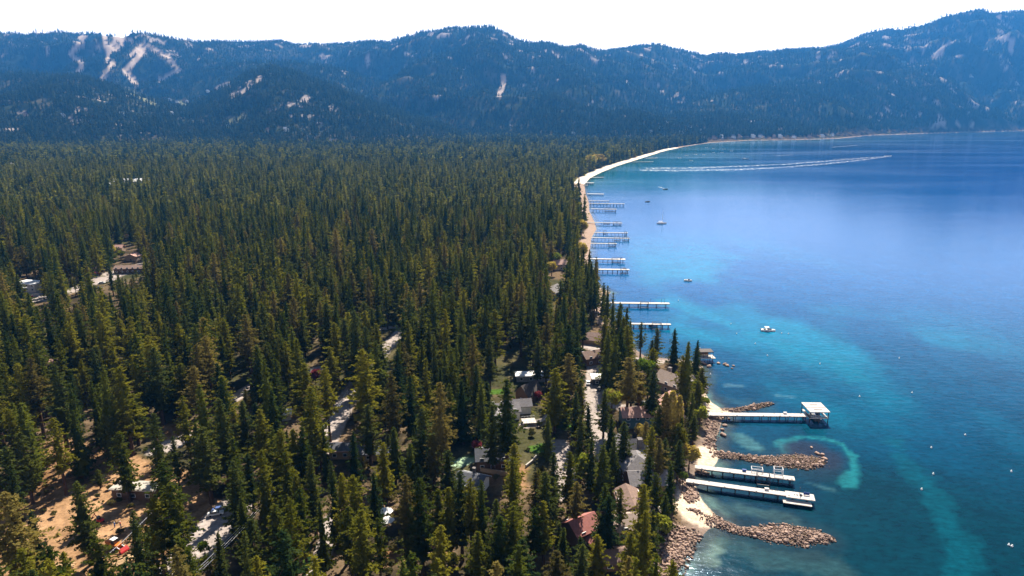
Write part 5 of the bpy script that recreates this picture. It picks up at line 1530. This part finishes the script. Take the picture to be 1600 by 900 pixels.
for a in [('tall yellow poplar, left one of the row by the pink roofed house', 1036, 703, 21, 'yellowp', 1.0), ('tall yellow poplar, middle one of the row by the pink roofed house', 1046, 704, 22, 'yellowp', 1.1),
          ('tall yellow poplar, right one of the row by the pink roofed house', 1057, 702, 20, 'yellowp', 1.0),
          ('golden bushy tree at the foot of the upper slanting pier', 1076, 735, 10, 'yellow', 1.1), ('bright lime tree beside the sandy cove near the boathouse pier', 1090, 622, 9, 'lime', .9),
          ('round lime bush at the edge of the sandy cove', 1100, 640, 5, 'lime', 1.1), ('lime tree below the boathouse pier foot', 1093, 668, 9, 'lime', .9), ('lime shrub above the lowest pier foot', 1066, 760, 5, 'lime', 1.0),
          ('lime tree left of the tan gable house', 1005, 605, 13, 'lime', 1.0), ('yellow green tree at the right edge of the pale driveway', 955, 655, 12, 'lime', 1.0), ('yellow shrub beneath the pines below the grey winged house', 745, 680, 8, 'yellow', .9),
          ('lime shrub right of the stone terrace', 878, 672, 7, 'lime', 1.1), ('golden hedge tree behind the big grey roofed house', 1000, 695, 7, 'yellow', 1.2), ('lime tree between the driveway and the big grey roofed house', 906, 765, 12, 'lime', .9),
          ('lime shrub on the grass by the bottom left road', 330, 905, 6, 'lime', 1.1), ('olive shrub beside the bottom left road', 322, 878, 5, 'lime', 1.0), ('lime tree in the clearing above the white umbrella', 598, 788, 9, 'lime', .8),
          ('plum coloured tree beside the green grey roofed cabin', 494, 605, 8, 'plum', 1.0), ('plum coloured bush by the pale green court', 745, 716, 6, 'plum', 1.0), ('purple bush in the shade of the grey winged house', 840, 632, 5, 'plum', 1.0),
          ('large golden willow at the lower end of the bright beach', 922, 266, 34, 'yellow', 1.5), ('second golden willow just behind the bright beach', 935, 263, 34, 'yellow', 1.6),
          ('golden tree at the water edge by the cluster of three piers', 908, 370, 18, 'yellow', 1.1), ('golden tree half hidden in the upper shoreline woods', 882, 362, 20, 'yellow', 1.0),
          ('bare golden tree opposite the platform tipped pier', 908, 415, 20, 'yellow', .9), ('lime tree below the small pink roofed cottage', 867, 422, 14, 'lime', 1.0), ('pale yellow tree below the lime tree in the upper woods', 862, 434, 12, 'yellow', 1.0),
          ('lime tree lit up among the dark upper woods', 733, 420, 16, 'lime', .8), ('lime shrub behind the service station', 190, 410, 9, 'lime', 1.1), ('pale olive shrub left of the cottages beyond the parking lot', 176, 403, 10, 'yellow', 1.0),
          ('golden tree beyond the long brown lodge', 880, 500, 14, 'yellow', 1.0), ('golden bush in front of the long brown roofed house', 1012, 775, 5, 'yellow', 1.0), ('lime tree leaning over the rocks near the bottom', 1030, 850, 9, 'lime', .9),
          ('lime bush behind the solar panel house', 1028, 862, 5, 'lime', 1.0)]:
    leaf(*a)

gs = np.random.default_rng(77)
SHM = [LV['lime', 0], LV['lime', 1]]
V, Fq = leafy(790, 'round'); M['olive'] = leafmat('brush_leaves', (0.055, 0.060, 0.020), (0.16, 0.135, 0.05), 0.3); OLM = [mesh_from('brush_crown', V, Fq, [M['olive']])]
V, Fq = leafy(791, 'round'); OLM.append(mesh_from('brush_crown', V, Fq, [M['olive']]))
def brush(n, chs, label, grp, s0=.9, s1=2.4):
    for _ in range(n):
        ch = chs[gs.integers(0, len(chs))]; i = gs.integers(0, len(ch) - 1); t = gs.uniform(); a, b_ = ch[i], ch[i + 1]
        an, q = gs.uniform(0, 6.28), gs.uniform() ** .5 * a[2]
        x, y = a[0] + (b_[0] - a[0]) * t + math.cos(an) * q, a[1] + (b_[1] - a[1]) * t + math.sin(an) * q
        if shore_sd(np.array([x]), np.array([y]))[0] < 3: continue
        h = gs.uniform(s0, s1); o = link('shrub', OLM[gs.integers(0, 2)], None, (x, y, tz(x, y) - .1 * h)); o.scale = (h / 5.5, h / 5.5, h / 8.5); o.rotation_euler = (0, 0, gs.uniform(0, 6.28)); tag(o, label, 'shrub', grp)
brush(75, [stroke(l, w) for l, w in [([(20, 790), (110, 755)], 8), ([(0, 850), (40, 880)], 7), ([(130, 770), (190, 800)], 6), ([(215, 840), (270, 830)], 7), ([(60, 900), (140, 890)], 6), ([(240, 740), (330, 780)], 8), ([(0, 800), (60, 830)], 8)]],
      'low olive brown shrub on the dirt slope in the bottom left', 'shrubs on the bottom left dirt slope')
brush(90, [stroke(l, w) for l, w in [([(560, 760), (700, 800)], 12), ([(590, 880), (720, 870)], 9), ([(830, 720), (900, 780)], 9), ([(800, 760), (870, 830)], 10), ([(400, 700), (480, 740)], 12), ([(820, 680), (900, 690)], 7), ([(940, 740), (960, 800)], 6)]],
      'low olive shrub on the ground between the middle pines and houses', 'shrubs between the middle pines', 1.0, 3.0)

# ------------------------------------------------------------------ vehicles
def car(label, u, v, rz, mat, L=4.6, cat='car', nm='parked_car', h=1.0):
    x, y, _ = G(u, v); z = tz(x, y)
    o = empty(nm, (x, y, z + .05), R(rz), label, cat)
    g = MB(); g.box((0, 0, .62), (L, 1.8, .62), 0, .14); g.build('body', M[mat], o)
    g = MB(); g.loft([[(-L * .38, -.8, .9), (-L * .28, -.66, 1.45 * h), (-L * .28, .66, 1.45 * h), (-L * .38, .8, .9)], [(L * .08, -.8, .9), (L * .05, -.66, 1.5 * h), (L * .05, .66, 1.5 * h), (L * .08, .8, .9)], [(L * .26, -.8, .9), (L * .2, -.7, .98), (L * .2, .7, .98), (L * .26, .8, .9)]])
    g.build('cabin', M['glass'], o)
    g = MB(); g.box((-L * .11, 0, 1.49 * h), (L * .32, 1.25, .06), 0, .02); g.build('roof', M[mat], o)
    for a in (-.32, .32):
        for s in (-1, 1): g = MB(); g.tube((L * a, s * .8, .33), (L * a, s * .93, .33), .33, n=14); g.build('wheel', M['black'], o)
    for s in (-1, 1): g = MB(); g.box((L / 2 + .01, s * .62, .68), (.06, .3, .16)); g.build('headlight', M['white'], o)
    return o
for a in [('dark blue car parked on the right side of the pale driveway', 939, 604, 70, 'blue'), ('black car parked lower down the pale driveway', 936, 615, 80, 'black'), ('white car at the left edge of the pale driveway', 919, 606, 85, 'white'),
          ('dark car parked in front of the blue green house', 1000, 637, 5, 'steel'), ('white pickup by the lumber in the bottom left corner', 226, 893, 38, 'white'), ('white car parked beside the grey road above the bottom left lot', 338, 812, 20, 'white'),
          ('white car in the upper left parking lot', 160, 447, 20, 'white'), ('dark car below the white one in the upper left parking lot', 156, 455, 20, 'steel'), ('blue car by the front of the service station', 186, 422, 10, 'blue'),
          ('red car parked in front of the white flat roofed store', 47, 469, 20, 'red'), ('red and white car farther left of the service station', 150, 432, 20, 'red'), ('blue car half in shade above the bottom left road', 345, 806, 20, 'blue'),
          ('white car by the road bend in the middle woods', 410, 609, 20, 'white'), ('silver car beside the stone terrace house', 817, 633, 10, 'offwhite'), ('white car in the shade near the white gabled roof', 400, 610, 25, 'offwhite')]:
    car(*a)

# construction loader on the cleared lot
x_, y_, _ = G(181, 866); o = empty('wheel_loader', (x_, y_, tz(x_, y_)), R(-24), 'orange and white wheel loader working on the cleared dirt lot', 'loader')
g = MB(); g.box((0, 0, 1.2), (4.2, 2.0, 1.0), 0, .15); g.box((-1.9, 0, 1.7), (1.8, 1.7, .8), 0, .12); g.build('body', M['orange'], o)
g = MB(); g.box((.1, 0, 2.35), (1.5, 1.4, 1.3), 0, .08); c_ = g.build('cab', M['glass'], o); g = MB(); g.box((.1, 0, 3.06), (1.7, 1.6, .12), 0, .04); g.build('cab_roof', M['white'], c_)
g = MB(); g.tube((1.2, .75, 1.4), (3.4, .75, .9), .14); g.tube((1.2, -.75, 1.4), (3.4, -.75, .9), .14); g.build('lift_arm', M['white'], o)
g = MB(); g.loft([[(3.3, s, .2), (4.5, s, .25), (4.3, s, .6), (3.5, s, 1.3)] for s in (-1.25, 1.25)]); g.build('bucket', M['red'], o)
for a in (-1.4, 1.4):
    for s in (-1, 1): g = MB(); g.tube((a, s * .95, .7), (a, s * 1.35, .7), .7, n=16); w_ = g.build('wheel', M['black'], o); g = MB(); g.tube((a, s * 1.3, .7), (a, s * 1.40, .7), .32, n=12); g.build('rim', M['white'], w_)
x_, y_, _ = G(158, 825); o = empty('mini_excavator', (x_, y_, tz(x_, y_)), R(160), 'small red excavator with folded arm above the orange loader', 'excavator')
for s in (-1, 1): g = MB(); g.box((0, s * .7, .3), (2.2, .35, .55), 0, .2); g.build('track', M['black'], o)
g = MB(); g.box((-.2, 0, 1.0), (1.7, 1.4, .7), 0, .12); g.build('body', M['red'], o)
g = MB(); g.box((.1, .2, 1.8), (.9, .9, 1.0), 0, .06); g.build('cab', M['glass'], o)
g = MB(); g.tube((.6, 0, 1.2), (1.9, 0, 2.5), .12); g.tube((1.9, 0, 2.5), (3.0, 0, 1.2), .1); g.build('arm', M['red'], o)
g = MB(); g.box((3.05, 0, .9), (.5, .6, .5), 0, .08, (0, R(30))); g.build('bucket', M['black'], o)
# worker: one continuous figure grown over a small skeleton
def person(label, u, v, top, trousers, rz):
    x, y, _ = G(u, v); z = tz(x, y)
    o = empty('person', (x, y, z), R(rz), label, 'person')
    vs = [(0, 0, .95), (0, 0, 1.2), (0, 0, 1.42), (0, 0, 1.52), (.02, 0, 1.68), (0, .2, 1.40), (.08, .26, 1.12), (.25, .24, .95), (0, -.2, 1.40), (.06, -.27, 1.12), (.22, -.25, .92),
          (0, .1, .88), (.08, .11, .48), (.0, .11, .06), (.13, .11, .03), (0, -.1, .88), (-.08, -.11, .48), (-.16, -.11, .06), (-.03, -.11, .03)]
    es = [(0, 1), (1, 2), (2, 3), (3, 4), (2, 5), (5, 6), (6, 7), (2, 8), (8, 9), (9, 10), (0, 11), (11, 12), (12, 13), (13, 14), (0, 15), (15, 16), (16, 17), (17, 18)]
    rad = [.15, .15, .14, .06, .10, .06, .05, .035, .06, .05, .035, .09, .065, .045, .04, .09, .065, .045, .04]
    def shell(name, edges, pad, mat, par, trim=None):
        mb = bmesh.new()
        for a, b_ in edges:
            pa, pb = Vector(vs[a]), Vector(vs[b_])
            if trim and b_ in trim: pb = pa.lerp(pb, .8)
            d = pb - pa
            mtx = Matrix.Translation((pa + pb) / 2) @ d.to_track_quat('Z', 'Y').to_matrix().to_4x4()
            bmesh.ops.create_cone(mb, cap_ends=True, segments=10, radius1=rad[a] + pad, radius2=rad[b_] + pad, depth=d.length, matrix=mtx)
            bmesh.ops.create_icosphere(mb, subdivisions=2, radius=rad[a] + pad, matrix=Matrix.Translation(pa))
            if not (trim and b_ in trim): bmesh.ops.create_icosphere(mb, subdivisions=2, radius=rad[b_] + pad, matrix=Matrix.Translation(pb))
        me = bpy.data.meshes.new(name); mb.to_mesh(me); mb.free(); me.materials.append(mat)
        ob = link(name, me, par); rm = ob.modifiers.new('join', 'REMESH'); rm.mode = 'VOXEL'; rm.voxel_size = .03
        return ob
    body = shell('body', es, 0, M['skin'], o)
    shell('jacket', [(0, 1), (1, 2), (2, 5), (5, 6), (6, 7), (2, 8), (8, 9), (9, 10)], .025, top, o, (7, 10))
    shell('trousers', [(0, 11), (11, 12), (12, 13), (0, 15), (15, 16), (16, 17)], .03, trousers, o, (13, 17))
    g = MB(); g.ball((.02, 0, 1.74), .12, (1, 1, .7)); g.tube((.02, 0, 1.73), (.02, 0, 1.75), .16); g.build('helmet', M['white'], o)
person('worker in red jacket and white helmet between the two machines', 190, 832, M['red'], M['blue'], 200)
person('worker in blue jacket and white helmet beside the red jacketed one', 181, 833, M['blue'], M['blue'], 20)
# lumber
def lumber(label, u, v, rz, n, L):
    x, y, _ = G(u, v); z = tz(x, y); g = MB()
    for i in range(n): g.box((random.uniform(-.6, .6), (i % 4) * .55 - .8, .12 + (i // 4) * .16), (L * random.uniform(.7, 1), .3, .12), random.uniform(-.03, .03))
    o = g.build('lumber_stack', M['wood']); o.location = (x, y, z); o.rotation_euler = (0, 0, R(rz)); tag(o, label, 'lumber', None)
lumber('stack of pale planks below the orange loader', 205, 885, 40, 12, 9); lumber('longer row of planks beside the white pickup', 228, 872, 40, 8, 12); lumber('short pile of planks at the bottom edge of the dirt lot', 102, 896, 15, 10, 5)
def rubble(u, v, r, n, label):
    x, y, _ = G(u, v); g = MB()
    for i in range(n):
        a = random.uniform(0, 6.28); q = random.uniform(0, r); L = random.uniform(.5, 1.6)
        g.box((x + q * math.cos(a), y + q * math.sin(a) * .8, tz(x, y) + .3 * (1 - q / r) + random.uniform(0, .3)), (L, .25, .2), random.uniform(0, 3), 0, (random.uniform(-.5, .5), random.uniform(-.5, .5)))
    o = g.build('brush_pile', M['wood_wall']); tag(o, label, 'brush pile')
rubble(220, 862, 3.5, 90, 'rusty brown heap of branches right of the orange loader')
# umbrellas in the clearing
for u, v, lb in ((604, 806, 'round white garden umbrella, upper one of the pair in the lower middle clearing'), (606, 820, 'cream garden umbrella, lower one of the pair in the lower middle clearing')):
    x_, y_, _ = G(u, v, 2.5); z_ = tz(x_, y_); o = empty('garden_umbrella', (x_, y_, z_), 0, lb, 'umbrella')
    g = MB(); bmesh.ops.create_cone(g.bm, cap_ends=True, segments=8, radius1=2.1, radius2=.1, depth=.8, matrix=Matrix.Translation((0, 0, 2.7))); g.build('canopy', M['white' if v < 810 else 'offwhite'], o)
    g = MB(); g.tube((0, 0, 0), (0, 0, 2.6), .05); g.tube((0, 0, 0), (0, 0, .1), .35); g.build('pole', M['steel'], o)
# court fence and stone garden walls
def wall_run(label, pxs, h, t, mat, nm='garden_wall', cat='wall'):
    g = MB(); P = [G(u, v) for u, v in pxs]
    for a, b_ in zip(P[:-1], P[1:]):
        d = math.hypot(b_[0] - a[0], b_[1] - a[1]); rz = math.atan2(b_[1] - a[1], b_[0] - a[0]); mx_, my_ = (a[0] + b_[0]) / 2, (a[1] + b_[1]) / 2
        g.box((mx_, my_, tz(mx_, my_) + h / 2 - .3), (d + t * .9, t, h + .6), rz)
    o = g.build(nm, mat); tag(o, label, cat)
wall_run('pale curving stone wall on the terrace below the grey winged house', [(828, 668), (838, 670), (850, 666), (858, 656)], 1.1, .7, M['concrete'])
wall_run('low pale retaining wall left of the dark slate roofed house', [(822, 738), (832, 730), (838, 722)], 1.0, .5, M['concrete'])
wall_run('tan terrace wall beside the dark slate roofed house', [(752, 745), (792, 752)], 1.6, .5, M['tan_wall'])
wall_run('low wooden fence by the bottom edge clearing', [(660, 882), (686, 878)], 1.4, .15, M['tan_wall'], 'wooden_fence', 'fence')

# ------------------------------------------------------------------ utility poles and wires
def upole(label, u, v, h=11.5):
    x, y, _ = G(u, v); z = tz(x, y); o = empty('utility_pole', (x, y, z), R(50), label, 'utility pole')
    g = MB(); g.tube((0, 0, 0), (0, 0, h), .17, .12); g.build('post', M['pole'], o)
    g = MB(); g.box((0, 0, h - .7), (2.2, .12, .14)); ca_ = g.build('crossarm', M['pole'], o)
    g = MB()
    for a in (-.95, 0, .95): g.tube((a, 0, h - .62), (a, 0, h - .4), .06)
    g.build('insulator', M['white'], ca_)
    return Vector((x, y, z + h - .4))
p0 = upole('wooden utility pole below the bottom edge road', 300, 985, 12)
p1 = upole('wooden utility pole hidden among the lower left pines', 412, 858, 12)
p2 = upole('wooden utility pole in front of the slate and pink house', 500, 738, 12)
p3 = upole('wooden utility pole beside the road through the middle woods', 548, 660, 12)
p4 = upole('wooden utility pole in the middle of the upper left parking lot', 193, 448, 11)
p5 = upole('wooden utility pole at the bottom left dirt lot', 160, 960, 12)
p6 = upole('wooden utility pole behind the orange loader', 262, 850, 12)
def wires(label, a, b_, offs, nm='power_line', r=.032):
    g = MB()
    for of in offs:
        q = [a.lerp(b_, t) + Vector((of[0], of[1], of[2] - 4 * .6 * t * (1 - t))) for t in np.linspace(0, 1, 11)]
        for i in range(10): g.tube(q[i], q[i + 1], r, n=4)
    o = g.build(nm, M['wire']); tag(o, label, 'power line')
of3 = [(-.6, .5, 0), (0, 0, 0), (.6, -.5, 0)]
wires('three bright wires rising from the bottom edge into the lower left pines', p0, p1, of3)
wires('pair of bright wires crossing above the lower left pines', p1, p2, of3[:2])
wires('pair of bright wires running past the slate and pink house', p2, p3, of3[:2])
wires('single bright wire above the orange loader', p5, p6, [(0, 0, 0)])

# ------------------------------------------------------------------ tree labels
LANDMARKS += [('orange loader', *G(181, 866)[:2]), ('bottom left road', *G(335, 840)[:2]), ('pale green court', *G(722, 731)[:2]), ('sandy cove', *G(1085, 800)[:2]),
              ('white garden umbrellas', *G(605, 812)[:2]), ('bare dirt slope', *G(95, 835)[:2]), ('dirt track', *G(30, 805)[:2]), ('middle woods road', *G(530, 650)[:2]), ('upper road bend', *G(612, 540)[:2]),
              ('small brown clearing', *G(265, 692)[:2]), ('stone terrace wall', *G(842, 670)[:2]), ('pale driveway bottom', *G(935, 690)[:2]), ('bottom narrow road', *G(500, 880)[:2]),
              ('bottom stony bank', *G(1040, 880)[:2]), ('lower left wires', *G(425, 850)[:2]), ('plum tree', *G(494, 605)[:2]), ('yellow poplars', *G(1046, 703)[:2]), ('bottom clearing fence', *G(672, 880)[:2])]
ORD = ['nearest', 'second', 'third', 'fourth', 'fifth', 'sixth', 'seventh', 'eighth', 'ninth', 'tenth', 'eleventh', 'twelfth', 'thirteenth', 'fourteenth', 'fifteenth', 'sixteenth', 'seventeenth', 'eighteenth', 'nineteenth', 'twentieth']
bins = {}
for t in NEAR:
    x, y = t[0], t[1]
    best = min(LANDMARKS, key=lambda l: math.hypot(l[1] - x, l[2] - y))
    dx, dy = x - best[1], y - best[2]
    side = ('right of' if dx > 0 else 'left of') if abs(dx) > abs(dy) else ('behind' if dy > 0 else 'in front of')
    bins.setdefault((best[0], side), []).append((math.hypot(dx, dy), t))
for (lm, side), l in bins.items():
    l.sort(key=lambda q: q[0])
    for i, (d, t) in enumerate(l):
        o = t[6]
        hgt = 'tall' if t[2] > 29 else ('short' if t[2] < 17 else 'mid sized')
        kd = {'p': 'open crowned pine', 'f': 'dense pointed fir', 's': 'slender conifer'}[t[4]]
        ordn = ORD[i] if i < 20 else 'outermost'
        o['label'] = f'{hgt} {kd}, {ordn} conifer {side} the {lm}'
        o['category'] = {'p': 'pine tree', 'f': 'fir tree', 's': 'conifer'}[t[4]]
        o['group'] = {'p': 'pines of the near woods', 'f': 'firs of the near woods', 's': 'slender conifers of the near woods'}[t[4]]
